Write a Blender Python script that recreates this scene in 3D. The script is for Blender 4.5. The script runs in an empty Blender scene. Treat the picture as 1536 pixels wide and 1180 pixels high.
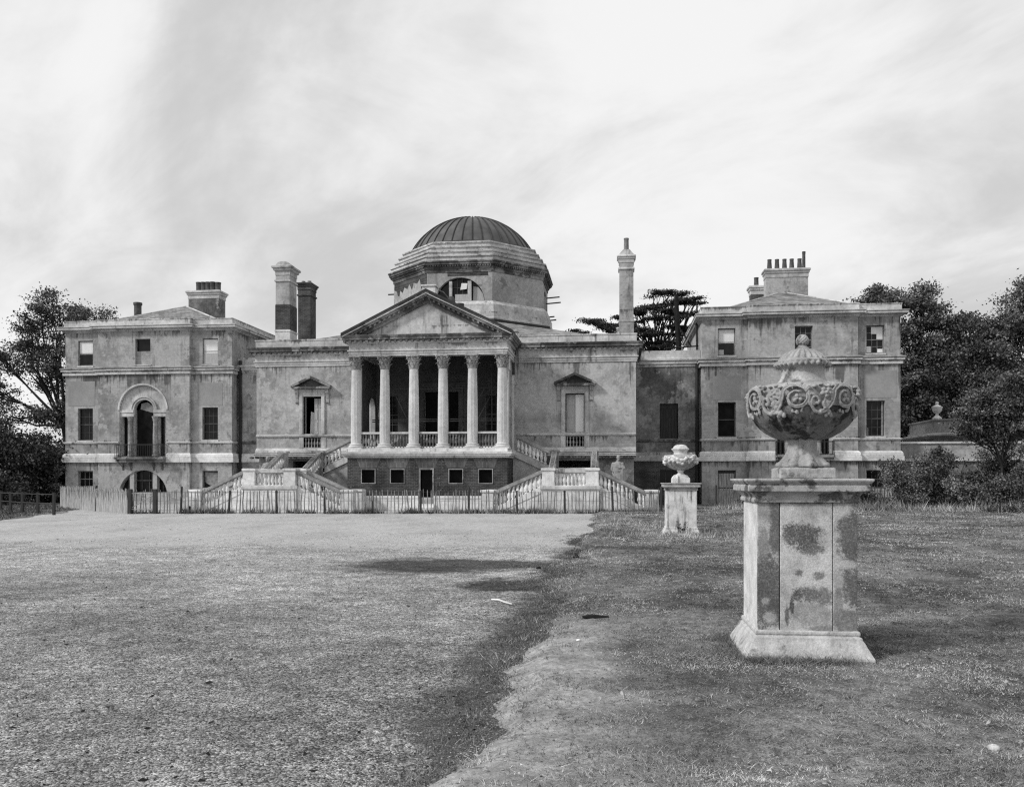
import bpy, math, random
import numpy as np
from mathutils import Vector, Matrix
from mathutils.geometry import tessellate_polygon
S = bpy.context.scene
COL = S.collection
R = math.radians

# ------------------------------------------------------------------ camera
cam = bpy.data.cameras.new('camera')
co = bpy.data.objects.new('camera', cam); COL.objects.link(co)
co.location = (9.358, -46.684, 1.6)
co.rotation_euler = (R(90), 0, 0.1177)
cam.sensor_width = 36.0
cam.lens = 1319.0 / 1536 * 36
cam.shift_y = (717.4 - 590) / 1536
cam.clip_start = 0.05; cam.clip_end = 2000
S.camera = co

# ------------------------------------------------------------------ sky, sun, exposure
SUN_EL, SUN_AZ = R(36), R(-60)          # azimuth from the -Y (camera) side, negative = left
sd = Vector((math.sin(SUN_AZ) * math.cos(SUN_EL), -math.cos(SUN_AZ) * math.cos(SUN_EL), math.sin(SUN_EL)))
w = bpy.data.worlds.new('World'); S.world = w; w.use_nodes = True
wt = w.node_tree; wn = wt.nodes; wl = wt.links
for n in list(wn): wn.remove(n)
def wnode(t, **k):
    n = wn.new(t)
    for a, b in k.items(): setattr(n, a, b)
    return n
out = wnode('ShaderNodeOutputWorld'); bg = wnode('ShaderNodeBackground'); bg.inputs[1].default_value = 0.1
sky = wnode('ShaderNodeTexSky', sky_type='NISHITA'); sky.sun_disc = False
sky.sun_elevation = SUN_EL; sky.sun_rotation = math.atan2(sd.x, sd.y)
bw = wnode('ShaderNodeRGBToBW'); wl.new(sky.outputs[0], bw.inputs[0])
tc = wnode('ShaderNodeTexCoord'); sep = wnode('ShaderNodeSeparateXYZ'); wl.new(tc.outputs['Generated'], sep.inputs[0])
def wmath(op, a, b=None, c=None):
    n = wnode('ShaderNodeMath', operation=op)
    for i, v in enumerate((a, b, c)):
        if v is None: continue
        if isinstance(v, (int, float)): n.inputs[i].default_value = v
        else: wl.new(v, n.inputs[i])
    return n.outputs[0]
zz = wmath('MAXIMUM', wmath('ADD', sep.outputs[2], 0.36), 0.05)
comb = wnode('ShaderNodeCombineXYZ')
wl.new(wmath('DIVIDE', sep.outputs[0], zz), comb.inputs[0]); wl.new(wmath('DIVIDE', sep.outputs[1], zz), comb.inputs[1])
def cloud(rot, sc, loc, scale, detail, rough, dist):
    mp = wnode('ShaderNodeMapping', vector_type='TEXTURE'); mp.inputs['Rotation'].default_value = (0, 0, rot)
    mp.inputs['Scale'].default_value = sc; mp.inputs['Location'].default_value = loc
    wl.new(comb.outputs[0], mp.inputs[0])
    nz = wnode('ShaderNodeTexNoise'); nz.inputs['Scale'].default_value = scale; nz.inputs['Detail'].default_value = detail
    nz.inputs['Roughness'].default_value = rough; nz.inputs['Distortion'].default_value = dist
    wl.new(mp.outputs[0], nz.inputs['Vector']); return nz.outputs[0]
c1 = cloud(R(-38), (1.4, 0.88, 1), (1.3, 4.4, 0), 1.3, 6, 0.54, 0.6)
c2 = cloud(R(-32), (1.3, 0.85, 1), (7.3, 2.2, 0), 3.2, 8, 0.6, 0.5)
csum = wmath('MULTIPLY_ADD', c2, 0.34, wmath('MULTIPLY', c1, 0.66))
mr = wnode('ShaderNodeMapRange', interpolation_type='SMOOTHSTEP'); wl.new(csum, mr.inputs[0])
mr.inputs[1].default_value = 0.38; mr.inputs[2].default_value = 0.60
mr.inputs[3].default_value = 6.4; mr.inputs[4].default_value = 9.6
# thin cloud over most of the sky: mostly cloud light, a little of the clear sky behind it
skyv = wmath('ADD', wmath('MULTIPLY', mr.outputs[0], 0.93), wmath('MULTIPLY', wmath('MINIMUM', bw.outputs[0], 9.0), 0.07))
wl.new(skyv, bg.inputs[0]); wl.new(bg.outputs[0], out.inputs[0])
sl = bpy.data.lights.new('sun', 'SUN'); sl.energy = 2.7; sl.angle = R(8); sl.color = (1, 0.995, 0.985)
so = bpy.data.objects.new('sun', sl); COL.objects.link(so)
so.rotation_euler = (-sd).to_track_quat('-Z', 'Y').to_euler(); so.location = (-30, -30, 40)
S.view_settings.view_transform = 'Standard'; S.view_settings.look = 'None'
S.view_settings.exposure = 0.0; S.view_settings.gamma = 1.0
S.render.engine = 'CYCLES'; S.cycles.max_bounces = 6; S.cycles.diffuse_bounces = 3; S.cycles.glossy_bounces = 2
S.cycles.use_denoising = False; S.cycles.pixel_filter_type = 'BLACKMAN_HARRIS'; S.cycles.filter_width = 1.25
S.cycles.use_adaptive_sampling = False

# ------------------------------------------------------------------ material helpers
class NT:
    def __init__(s, name, rough=0.9, spec=0.2):
        s.m = bpy.data.materials.new(name); s.m.use_nodes = True
        s.t = s.m.node_tree; s.b = s.t.nodes['Principled BSDF']
        s.b.inputs['Roughness'].default_value = rough
        s.b.inputs['Specular IOR Level'].default_value = spec
        g = s.t.nodes.new('ShaderNodeNewGeometry'); s.pos = g.outputs['Position']; s.isl = g.outputs['Random Per Island']
    def n(s, t, **k):
        x = s.t.nodes.new(t)
        for a, b in k.items(): setattr(x, a, b)
        return x
    def put(s, inp, v):
        if isinstance(v, (int, float)): inp.default_value = v
        elif isinstance(v, (tuple, list)): inp.default_value = v
        else: s.t.links.new(v, inp)
    def math(s, op, a, b=0.0, c=None, clamp=False):
        x = s.n('ShaderNodeMath', operation=op, use_clamp=clamp)
        s.put(x.inputs[0], a); s.put(x.inputs[1], b)
        if c is not None: s.put(x.inputs[2], c)
        return x.outputs[0]
    def mul(s, a, b): return s.math('MULTIPLY', a, b)
    def add(s, a, b): return s.math('ADD', a, b)
    def vec(s, sc=(1, 1, 1), loc=(0, 0, 0), rot=(0, 0, 0), src=None):
        x = s.n('ShaderNodeMapping'); s.put(x.inputs['Vector'], src or s.pos)
        x.inputs['Scale'].default_value = sc; x.inputs['Location'].default_value = loc; x.inputs['Rotation'].default_value = rot
        return x.outputs[0]
    def noise(s, scale, detail=4, rough=0.55, sc=(1, 1, 1), loc=(0, 0, 0), dist=0.0, src=None):
        x = s.n('ShaderNodeTexNoise'); s.put(x.inputs['Vector'], s.vec(sc, loc, src=src))
        x.inputs['Scale'].default_value = scale; x.inputs['Detail'].default_value = detail
        x.inputs['Roughness'].default_value = rough; x.inputs['Distortion'].default_value = dist
        return x.outputs[0]
    def voro(s, scale, feature='F1', out='Distance', sc=(1, 1, 1)):
        x = s.n('ShaderNodeTexVoronoi', feature=feature); s.put(x.inputs['Vector'], s.vec(sc)); x.inputs['Scale'].default_value = scale
        return x.outputs[out]
    def ramp(s, v, a, b, lo=0.0, hi=1.0, smooth=True):
        x = s.n('ShaderNodeMapRange'); x.interpolation_type = 'SMOOTHSTEP' if smooth else 'LINEAR'
        s.put(x.inputs[0], v)
        for i, q in enumerate((a, b, lo, hi)): s.put(x.inputs[i + 1], q)
        return x.outputs[0]
    def mix(s, f, a, b):
        x = s.n('ShaderNodeMix', data_type='FLOAT'); s.put(x.inputs[0], f); s.put(x.inputs[2], a); s.put(x.inputs[3], b)
        return x.outputs[0]
    def xyz(s, src=None):
        x = s.n('ShaderNodeSeparateXYZ'); s.put(x.inputs[0], src or s.pos); return x.outputs
    def color(s, v):
        c = s.n('ShaderNodeCombineColor')
        for i in range(3): s.put(c.inputs[i], v)
        s.t.links.new(c.outputs[0], s.b.inputs['Base Color'])
    def bump(s, h, strength=0.5, dist=0.02):
        x = s.n('ShaderNodeBump'); s.put(x.inputs['Height'], h); x.inputs['Strength'].default_value = strength
        x.inputs['Distance'].default_value = dist; s.t.links.new(x.outputs[0], s.b.inputs['Normal'])

def weathered(name, base, blotch=0.25, streak=0.5, streak_v=0.35, patch=0.0, patch_v=1.3, fine=0.15, bump=0.25, bdist=0.015, ashlar=0.0, seed=0.0, fs=7.0, rough=0.92, pit=0.0, drips=(), drip_v=0.27):
    """old render or stone: broad blotches, vertical run marks, ragged repaired patches, fine grain"""
    k = NT(name, rough, 0.15)
    L = (seed * 3.1, seed * 1.7, seed * 2.3)
    b1 = k.ramp(k.noise(0.45, 6, 0.62, loc=L), 0.3, 0.7, 1 - blotch, 1 + blotch)
    b2 = k.ramp(k.noise(2.4, 6, 0.68, loc=L), 0.28, 0.72, 1 - blotch * .7, 1 + blotch * .7)
    f = k.ramp(k.noise(fs, 4, 0.7, loc=L), 0.25, 0.75, 1 - fine, 1 + fine)
    v = k.mul(k.mul(k.mul(b1, b2), f), base)
    if patch:
        pm = k.ramp(k.noise(0.55, 9, 0.68, loc=(L[0] + 9, L[1], L[2] + 4)), 0.53, 0.55)
        v = k.mix(k.mul(pm, patch), v, k.mul(f, base * patch_v))
        p2 = k.ramp(k.noise(1.3, 8, 0.7, loc=(L[0] + 2, L[1] + 6, L[2])), 0.60, 0.62)
        v = k.mix(k.mul(p2, patch * .8), v, k.mul(f, base * 0.5))
    if streak:
        s1 = k.math('MAXIMUM', k.ramp(k.noise(1.0, 5, 0.66, sc=(2.6, 2.6, 0.2), loc=L), 0.53, 0.70), k.mul(k.ramp(k.noise(1.0, 5, 0.7, sc=(8, 8, 0.5), loc=L), 0.55, 0.68), .7))
        s2 = k.ramp(k.noise(0.55, 5, 0.66, loc=(L[0], L[1] + 3, L[2])), 0.42, 0.6)
        v = k.mix(k.mul(k.mul(s1, s2), streak), v, k.mul(v, streak_v))
    if pit:
        q = k.ramp(k.noise(7.0, 7, 0.75, loc=(L[0] + 5, 0, L[2])), 0.66, 0.72)
        v = k.mix(k.mul(q, pit), v, k.mul(v, 0.4))
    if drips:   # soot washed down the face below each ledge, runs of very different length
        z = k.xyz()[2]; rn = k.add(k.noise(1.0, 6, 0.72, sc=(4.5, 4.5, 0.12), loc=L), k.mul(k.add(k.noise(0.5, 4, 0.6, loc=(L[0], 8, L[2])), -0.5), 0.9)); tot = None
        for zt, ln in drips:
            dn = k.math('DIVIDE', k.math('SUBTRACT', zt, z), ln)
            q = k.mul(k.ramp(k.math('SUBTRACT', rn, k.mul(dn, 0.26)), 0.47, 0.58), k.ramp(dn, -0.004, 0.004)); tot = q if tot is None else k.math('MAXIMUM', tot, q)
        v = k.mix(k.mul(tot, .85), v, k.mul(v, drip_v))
    hgt = k.add(k.mul(k.noise(fs, 5, 0.7, loc=L), 0.5), k.mul(k.noise(3.0, 5, 0.6, loc=L), 0.5))
    if ashlar:
        br = k.n('ShaderNodeTexBrick'); p = k.xyz(); cb = k.n('ShaderNodeCombineXYZ')
        k.put(cb.inputs[0], k.add(p[0], p[1])); k.put(cb.inputs[1], p[2])
        k.put(br.inputs['Vector'], cb.outputs[0]); br.inputs['Scale'].default_value = 1.0
        br.inputs['Mortar Size'].default_value = 0.012; br.inputs['Mortar Smooth'].default_value = 0.3
        br.inputs['Brick Width'].default_value = 1.0; br.inputs['Row Height'].default_value = 0.33
        br.inputs['Color1'].default_value = (1, 1, 1, 1); br.inputs['Color2'].default_value = (.93, .93, .93, 1); br.inputs['Mortar'].default_value = (.72, .72, .72, 1)
        bv = k.n('ShaderNodeRGBToBW'); k.t.links.new(br.outputs['Color'], bv.inputs[0])
        fade = k.ramp(k.noise(0.8, 4, 0.6, loc=(1, 5, 2)), 0.35, 0.65)
        v = k.mul(v, k.mix(k.mul(fade, ashlar), 1.0, bv.outputs[0]))
    k.color(v); k.bump(hgt, bump, bdist)
    return k.m

def plain(name, v, rough=0.7, spec=0.3, var=0.2, sc=6.0, bump=0.2, stretch=(1, 1, 1), metallic=0.0):
    k = NT(name, rough, spec)
    k.color(k.mul(k.ramp(k.noise(sc, 5, 0.6, sc=stretch), 0.25, 0.75, 1 - var, 1 + var), v))
    k.b.inputs['Metallic'].default_value = metallic
    if bump: k.bump(k.noise(sc * 2, 4, 0.6, sc=stretch), bump, 0.01)
    return k.m

def brick(name, c1, c2, mortar, speck=0.0, bw_=0.23, rh=0.075):
    k = NT(name, 0.95, 0.1)
    br = k.n('ShaderNodeTexBrick'); p = k.xyz(); cb = k.n('ShaderNodeCombineXYZ')
    k.put(cb.inputs[0], k.add(p[0], p[1])); k.put(cb.inputs[1], p[2]); k.put(br.inputs['Vector'], cb.outputs[0])
    br.inputs['Scale'].default_value = 1.0; br.inputs['Brick Width'].default_value = bw_; br.inputs['Row Height'].default_value = rh
    br.inputs['Mortar Size'].default_value = 0.009; br.inputs['Bias'].default_value = -0.2
    for n, c in (('Color1', c1), ('Color2', c2), ('Mortar', mortar)): br.inputs[n].default_value = (c, c, c, 1)
    bv = k.n('ShaderNodeRGBToBW'); k.t.links.new(br.outputs['Color'], bv.inputs[0])
    v = k.mul(bv.outputs[0], k.ramp(k.noise(1.2, 6, 0.65), 0.3, 0.7, 0.6, 1.45))
    if speck:
        sp = k.ramp(k.noise(13, 5, 0.75), 0.58, 0.66); a2 = k.ramp(k.noise(0.7, 4, 0.6, sc=(1.6, 1, 1)), 0.42, 0.62)
        v = k.mix(k.mul(k.mul(sp, a2), speck), v, 0.33)
    k.color(v); k.bump(k.add(br.outputs['Fac'], k.noise(20, 3, 0.7)), 0.6, -0.01)
    return k.m

M = {}
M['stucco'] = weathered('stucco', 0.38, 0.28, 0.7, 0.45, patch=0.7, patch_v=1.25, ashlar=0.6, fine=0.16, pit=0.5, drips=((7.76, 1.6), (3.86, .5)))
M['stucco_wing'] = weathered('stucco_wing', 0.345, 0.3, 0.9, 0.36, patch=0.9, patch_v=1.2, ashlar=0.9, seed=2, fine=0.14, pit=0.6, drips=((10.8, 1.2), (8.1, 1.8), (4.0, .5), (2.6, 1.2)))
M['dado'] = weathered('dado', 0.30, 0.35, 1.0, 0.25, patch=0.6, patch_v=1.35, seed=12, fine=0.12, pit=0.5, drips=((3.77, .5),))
M['portico_wall_shade'] = weathered('portico_wall_shade', 0.085, 0.3, 0.6, 0.5, patch=0.5, patch_v=1.4, seed=14, fine=0.1)  # portico's shade put into the colour, far darker than the stucco outside
M['repair'] = weathered('repair', 0.30, 0.1, 0.3, 0.7, seed=15, fine=0.08)
M['stucco_dark'] = weathered('stucco_dark', 0.19, 0.45, 0.9, 0.3, patch=0.9, patch_v=1.7, seed=4, fine=0.25, pit=0.6)
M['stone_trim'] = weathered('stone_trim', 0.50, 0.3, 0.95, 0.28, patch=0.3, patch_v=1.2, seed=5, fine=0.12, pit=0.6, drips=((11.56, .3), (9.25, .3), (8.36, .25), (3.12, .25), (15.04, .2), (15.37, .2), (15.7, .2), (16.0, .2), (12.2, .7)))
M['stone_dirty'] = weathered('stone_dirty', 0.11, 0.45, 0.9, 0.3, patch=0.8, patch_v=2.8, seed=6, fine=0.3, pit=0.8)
M['stone_white'] = weathered('stone_white', 0.66, 0.22, 0.8, 0.35, patch=0.3, patch_v=1.15, seed=7, fine=0.15, pit=0.7)
M['stone_column'] = weathered('stone_column', 0.60, 0.12, 0.4, 0.5, patch=0.0, seed=8, fine=0.12, pit=0.3)
M['handrail'] = weathered('handrail', 0.27, 0.35, 0.6, 0.4, seed=16, fine=0.2, patch=.5, patch_v=1.6)
M['stone_capital'] = weathered('stone_capital', 0.32, 0.4, 0.5, 0.4, seed=9, fine=0.3)
M['drum'] = weathered('drum', 0.33, 0.18, 0.6, 0.4, patch=0.9, patch_v=1.2, seed=11, fine=0.2, pit=0.7)
M['brick_base'] = brick('brick_base', 0.035, 0.065, 0.10, speck=0.8)
M['brick_dark'] = brick('brick_dark', 0.05, 0.09, 0.13)
M['lintel_brick'] = brick('lintel_brick', 0.10, 0.17, 0.1, speck=0.9, bw_=0.07, rh=0.3)
M['slate'] = brick('slate', 0.2, 0.3, 0.1, bw_=0.3, rh=0.16)
M['lead'] = plain('lead', 0.085, 0.55, 0.4, 0.35, 1.6, 0.2, stretch=(1, 1, .4))
M['lead_dark'] = plain('lead_dark', 0.035, 0.7, 0.3, 0.4, 2.5)
M['iron'] = plain('iron', 0.02, 0.6, 0.4, 0.3, 8)
M['steel_pole'] = plain('steel_pole', 0.06, 0.6, 0.4, 0.4, 3)
M['glass'] = plain('glass', 0.012, 0.12, 0.2, 0.4, 3, bump=0.03)
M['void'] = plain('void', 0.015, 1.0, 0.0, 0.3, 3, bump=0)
M['sash'] = plain('sash', 0.22, 0.7, 0.3, 0.35, 6)
M['sash_dark'] = plain('sash_dark', 0.09, 0.7, 0.3, 0.35, 6)
M['blind'] = plain('blind', 0.8, 0.9, 0.1, 0.08, 2, stretch=(3, 3, .5))
M['board'] = plain('board', 0.42, 0.85, 0.2, 0.15, 4, stretch=(6, 6, .6))
M['board_dark'] = plain('board_dark', 0.045, 0.85, 0.2, 0.4, 4, stretch=(8, 8, .4))
M['pot'] = plain('pot', 0.085, 0.85, 0.2, 0.4, 5)
M['pot_pale'] = plain('pot_pale', 0.2, 0.85, 0.2, 0.35, 5)
M['paling_run'] = plain('paling_run', 0.21, 0.9, 0.15, 0.7, 5, 0.4, stretch=(6, 6, .5))
M['paling'] = plain('paling', 0.33, 0.9, 0.15, 0.6, 5, 0.4, stretch=(6, 6, .5))
M['paling_dark'] = plain('paling_dark', 0.10, 0.9, 0.15, 0.6, 5, 0.4, stretch=(6, 6, .5))
M['post'] = plain('post', 0.05, 0.9, 0.15, 0.4, 5, 0.4, stretch=(6, 6, .5))
M['bark'] = plain('bark', 0.035, 0.95, 0.1, 0.5, 5, 0.6, stretch=(3, 3, .6))
M['wood_black'] = plain('wood_black', 0.018, 0.9, 0.15, 0.5, 6, 0.4)

def leafmat(name, v, spread=0.7, big=0.4, rough=0.6):
    k = NT(name, rough, 0.25)
    a = k.ramp(k.isl, 0, 1, 1 - spread, 1 + spread, smooth=False)
    b = k.mul(k.ramp(k.noise(0.35, 3, 0.5), 0.3, 0.7, 1 - big, 1 + big), k.ramp(k.noise(1.1, 4, 0.6), 0.3, 0.7, .65, 1.4))
    k.color(k.mul(k.mul(a, b), v))
    return k.m
M['leaf'] = leafmat('leaf', 0.09)
M['leaf_dark'] = leafmat('leaf_dark', 0.10)
M['leaf_night'] = leafmat('leaf_night', 0.05)
M['leaf_cedar'] = leafmat('leaf_cedar', 0.04)
M['leaf_pale'] = leafmat('leaf_pale', 0.15)
M['leaf_shrub'] = leafmat('leaf_shrub', 0.10, 0.85)
M['grass'] = leafmat('grass', 0.27, 0.95, 0.45, 0.8)
M['grass_dark'] = leafmat('grass_dark', 0.11, 0.8, 0.4, 0.8)
M['straw'] = leafmat('straw', 0.5, 0.5, 0.2, 0.85)

# urn and pedestal stone: pale limestone with lichen and soot marks of their own shape
def limestone(name, base, dark, amount=(0.52, 0.56), streaks=0.0, seed=0.0, sc=3.2, z_soot=None):
    k = NT(name, 0.92, 0.15); L = (seed, seed * 1.3, seed * .7)
    f = k.ramp(k.noise(70, 4, 0.75, loc=L), 0.25, 0.75, 0.78, 1.22)
    b = k.ramp(k.noise(5, 6, 0.65, loc=L), 0.3, 0.7, 0.78, 1.2)
    v = k.mul(k.mul(b, f), base)
    lich = k.ramp(k.add(k.noise(sc, 7, 0.6, loc=(L[0] + 3, L[1], L[2] + 1)), k.mul(k.noise(38, 4, 0.8, loc=L), 0.10)), amount[0] + .05, amount[1] + .05)
    sp = k.ramp(k.noise(55, 4, 0.8, loc=L), 0.3, 0.62, 0.55, 1.0)
    v = k.mix(k.mul(lich, sp), v, k.mul(f, dark))
    if streaks:
        s1 = k.ramp(k.noise(1.0, 5, 0.6, sc=(9, 9, 1.3), loc=L), 0.5, 0.68)
        v = k.mix(k.mul(s1, streaks), v, k.mul(f, dark * .6))
    k.color(v)
    k.bump(k.add(k.mul(k.noise(60, 5, 0.75, loc=L), .6), k.mul(k.noise(14, 5, 0.65, loc=L), .6)), 0.55, 0.012)
    return k.m
def slab_stone(name, base, dark, marks, pales=(), seed=0.0):
    """limestone slab with lichen blotches: (x, z, half width, half height, weight), ragged by noise"""
    k = NT(name, 0.93, 0.15); L = (seed, seed * 1.3, seed * .7); p = k.xyz()
    f = k.ramp(k.noise(85, 4, 0.8, loc=L), 0.28, 0.72, 0.72, 1.28)
    b = k.ramp(k.noise(6, 6, 0.68, loc=L), 0.3, 0.7, 0.8, 1.16)
    v = k.mul(k.mul(b, f), base)
    rag = k.add(k.mul(k.add(k.noise(8, 7, 0.75, loc=L), -.5), 2.3), k.mul(k.add(k.noise(55, 5, 0.85, loc=L), -.5), 2.2))
    def field(items):
        tot = None
        for x, z, hw, hh, wt in items:
            dx = k.math('DIVIDE', k.add(p[0], -x), hw); dz = k.math('DIVIDE', k.add(p[2], -z), hh)
            q = k.mul(k.ramp(k.add(k.math('SQRT', k.add(k.mul(dx, dx), k.mul(dz, dz))), rag), 1.3, 0.72), wt)
            tot = q if tot is None else k.math('MAXIMUM', tot, q)
        return tot
    mk = field(marks)
    if pales: mk = k.mul(mk, k.math('SUBTRACT', 1.0, field(pales)))
    sp = k.ramp(k.noise(60, 4, 0.8, loc=L), 0.3, 0.55, 0.55, 1.0)
    v = k.mix(k.mul(mk, sp), v, k.mul(f, dark))
    v = k.mul(v, k.ramp(k.noise(2.6, 7, .72, loc=(L[0] + 1, 3, L[2])), .32, .62, .72, 1.12))
    pit = k.ramp(k.noise(30, 5, .8, loc=L), .66, .74); v = k.mix(k.mul(pit, .55), v, k.mul(v, .35))
    k.color(v)
    k.bump(k.add(k.mul(k.noise(70, 5, 0.75, loc=L), .6), k.mul(k.noise(16, 5, 0.65, loc=L), .6)), 0.5, 0.01)
    return k.m
M['ped_slab'] = slab_stone('ped_slab', 0.52, 0.10, [(10.83, 1.13, .07, .09, 1), (10.96, 1.10, .12, .11, 1), (11.0, 1.0, .09, .05, .9), (10.9, .80, .03, .03, .8), (11.06, .78, .05, .035, .8), (10.9, .62, .05, .06, 1), (10.99, .62, .09, .07, .9), (11.1, .60, .08, .08, .8), (10.84, .52, .02, .08, 1), (10.80, .43, .02, .07, .9), (11.0, .46, .16, .12, .45), (10.98, 1.41, .3, .025, .9), (11.08, .33, .1, .03, .6)], seed=2.4)
M['ped_left'] = slab_stone('ped_left', 0.44, 0.11, [(10.66, .62, .2, .32, 1), (10.72, 1.18, .07, .28, .9), (10.6, 1.0, .05, .25, .6)], [(10.62, .56, .035, .03, .8), (10.66, .42, .05, .05, .9), (10.6, 1.3, .05, .1, .7)], seed=6.3)
M['ped_right'] = slab_stone('ped_right', 0.45, 0.11, [(11.34, 1.1, .13, .3, 1), (11.36, .68, .12, .16, 1), (11.22, .55, .04, .2, .6), (11.3, .38, .14, .12, .75)], [(11.28, .88, .1, .035, .9), (11.22, .72, .04, .05, .8), (11.24, 1.36, .08, .08, .8)], seed=8.3)
M['ped_pale'] = limestone('ped_pale', 0.62, 0.25, (0.58, 0.66), seed=1.1, sc=3.4)
M['ped_base'] = limestone('ped_base', 0.48, 0.14, (0.56, 0.66), streaks=.25, seed=1.9, sc=5)
M['ped_cap'] = limestone('ped_cap', 0.40, 0.08, (0.50, 0.58), seed=4.0, sc=5)
M['urn_stone'] = limestone('urn_stone', 0.34, 0.06, (0.58, 0.68), streaks=0.25, seed=3.3, sc=5)
M['urn_bowl'] = limestone('urn_bowl', 0.19, 0.022, (0.48, 0.53), streaks=0.8, seed=5.1, sc=3.0)
M['urn_pale'] = limestone('urn_pale', 0.42, 0.10, (0.55, 0.66), streaks=0.3, seed=7.1, sc=4.5)
M['ped_far'] = limestone('ped_far', 0.62, 0.22, (0.55, 0.65), streaks=0.9, seed=9.2, sc=2.0)
M['statue'] = limestone('statue', 0.32, 0.12, (0.55, 0.66), streaks=0.4, seed=2.0, sc=4.0)

# ------------------------------------------------------------------ mesh helpers
class MB:
    def __init__(s): s.v = []; s.f = []
    def addv(s, vs, fs):
        o = len(s.v); s.v += [tuple(p) for p in vs]; s.f += [tuple(i + o for i in f) for f in fs]; return s
    def box(s, x0, x1, y0, y1, z0, z1):
        x0, x1 = sorted((x0, x1)); y0, y1 = sorted((y0, y1)); z0, z1 = sorted((z0, z1))
        return s.addv([(x0, y0, z0), (x1, y0, z0), (x1, y1, z0), (x0, y1, z0), (x0, y0, z1), (x1, y0, z1), (x1, y1, z1), (x0, y1, z1)],
                      [(0, 3, 2, 1), (4, 5, 6, 7), (0, 1, 5, 4), (1, 2, 6, 5), (2, 3, 7, 6), (3, 0, 4, 7)])
    def prism(s, loops, axis, a, b):
        """polygon(s) with holes in XZ (axis 'y') or YZ (axis 'x') or XY (axis 'z'), extruded from a to b"""
        def p3(p, t):
            return (p[0], t, p[1]) if axis == 'y' else ((t, p[0], p[1]) if axis == 'x' else (p[0], p[1], t))
        tris = tessellate_polygon([[Vector((p[0], p[1], 0)) for p in lp] for lp in loops])
        flat = [p for lp in loops for p in lp]; n = len(flat)
        vs = [p3(p, a) for p in flat] + [p3(p, b) for p in flat]
        fs = [tuple(t) for t in tris] + [tuple(i + n for i in reversed(t)) for t in tris]
        o = 0
        for lp in loops:
            m = len(lp)
            for i in range(m): fs.append((o + i, o + (i + 1) % m, n + o + (i + 1) % m, n + o + i))
            o += m
        return s.addv(vs, fs)
    def sweep(s, path, prof, closed=True, close_prof=False):
        """profile of (out, z) carried along a plan path; out is to the right of travel, mitred"""
        P = [Vector(p) for p in path]; n = len(P); rows = []
        for i in range(n):
            d0 = (P[i] - P[i - 1]).normalized() if (closed or i > 0) else None
            d1 = (P[(i + 1) % n] - P[i]).normalized() if (closed or i < n - 1) else None
            d0 = d0 or d1; d1 = d1 or d0
            n0 = Vector((d0.y, -d0.x)); n1 = Vector((d1.y, -d1.x)); m = n0 + n1
            m = m / max(m.dot(n0), 0.2)
            rows.append([(P[i].x + m.x * o, P[i].y + m.y * o, z) for o, z in prof])
        k = len(prof); vs = [p for r in rows for p in r]; fs = []
        for i in range(n if closed else n - 1):
            j = (i + 1) % n
            for a in range(k if close_prof else k - 1):
                b = (a + 1) % k
                fs.append((i * k + a, j * k + a, j * k + b, i * k + b))
        if not closed:
            fs += [tuple(range(k)), tuple(range((n - 1) * k, n * k))]
        return s.addv(vs, fs)
    def lathe(s, c, prof, seg=24, a0=0.0, flute=0.0, nfl=24, zr=None):
        vs = []; fs = []
        for r, z in prof:
            for i in range(seg):
                a = a0 + 2 * math.pi * i / seg
                q = r
                if flute and (zr is None or zr[0] < z < zr[1]): q = r * (1 - flute * (0.5 + 0.5 * math.cos(a * nfl)) ** 0.6)
                vs.append((c[0] + q * math.cos(a), c[1] + q * math.sin(a), c[2] + z))
        for j in range(len(prof) - 1):
            for i in range(seg):
                k = (i + 1) % seg
                fs.append((j * seg + i, j * seg + k, (j + 1) * seg + k, (j + 1) * seg + i))
        if prof[0][0] > 1e-4: fs.append(tuple(reversed(range(seg))))
        if prof[-1][0] > 1e-4: fs.append(tuple(range((len(prof) - 1) * seg, len(prof) * seg)))
        return s.addv(vs, fs)
    def tube(s, pts, rad, n=6):
        P = [Vector(p) for p in pts]; rr = rad if isinstance(rad, (list, tuple)) else [rad] * len(P)
        vs = []; fs = []
        for i, p in enumerate(P):
            d = (P[min(i + 1, len(P) - 1)] - P[max(i - 1, 0)])
            if d.length < 1e-7: d = Vector((0, 0, 1))
            d.normalize(); u = d.orthogonal().normalized() if abs(d.z) > .95 else Vector((-d.y, d.x, 0)).normalized(); v = d.cross(u)
            for k in range(n):
                a = 2 * math.pi * k / n; vs.append(p + (u * math.cos(a) + v * math.sin(a)) * rr[i])
        for i in range(len(P) - 1):
            for k in range(n):
                q = (k + 1) % n; fs.append((i * n + k, i * n + q, (i + 1) * n + q, (i + 1) * n + k))
        fs += [tuple(reversed(range(n))), tuple(range((len(P) - 1) * n, len(P) * n))]
        return s.addv(vs, fs)
    def ball(s, c, r, nu=10, nv=7, rot=None):
        r = r if isinstance(r, (tuple, list)) else (r, r, r); vs = []; fs = []
        for j in range(nv + 1):
            t = math.pi * j / nv
            for i in range(nu):
                a = 2 * math.pi * i / nu
                p = Vector((r[0] * math.sin(t) * math.cos(a), r[1] * math.sin(t) * math.sin(a), r[2] * math.cos(t)))
                if rot is not None: p = rot @ p
                vs.append(p + Vector(c))
        for j in range(nv):
            for i in range(nu):
                k = (i + 1) % nu; fs.append((j * nu + i, (j + 1) * nu + i, (j + 1) * nu + k, j * nu + k))
        return s.addv(vs, fs)
    def mesh(s, name, L=(0, 0, 0)):
        me = bpy.data.meshes.new(name)
        me.from_pydata([(p[0] - L[0], p[1] - L[1], p[2] - L[2]) for p in s.v], [], s.f); me.update(); return me
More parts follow.
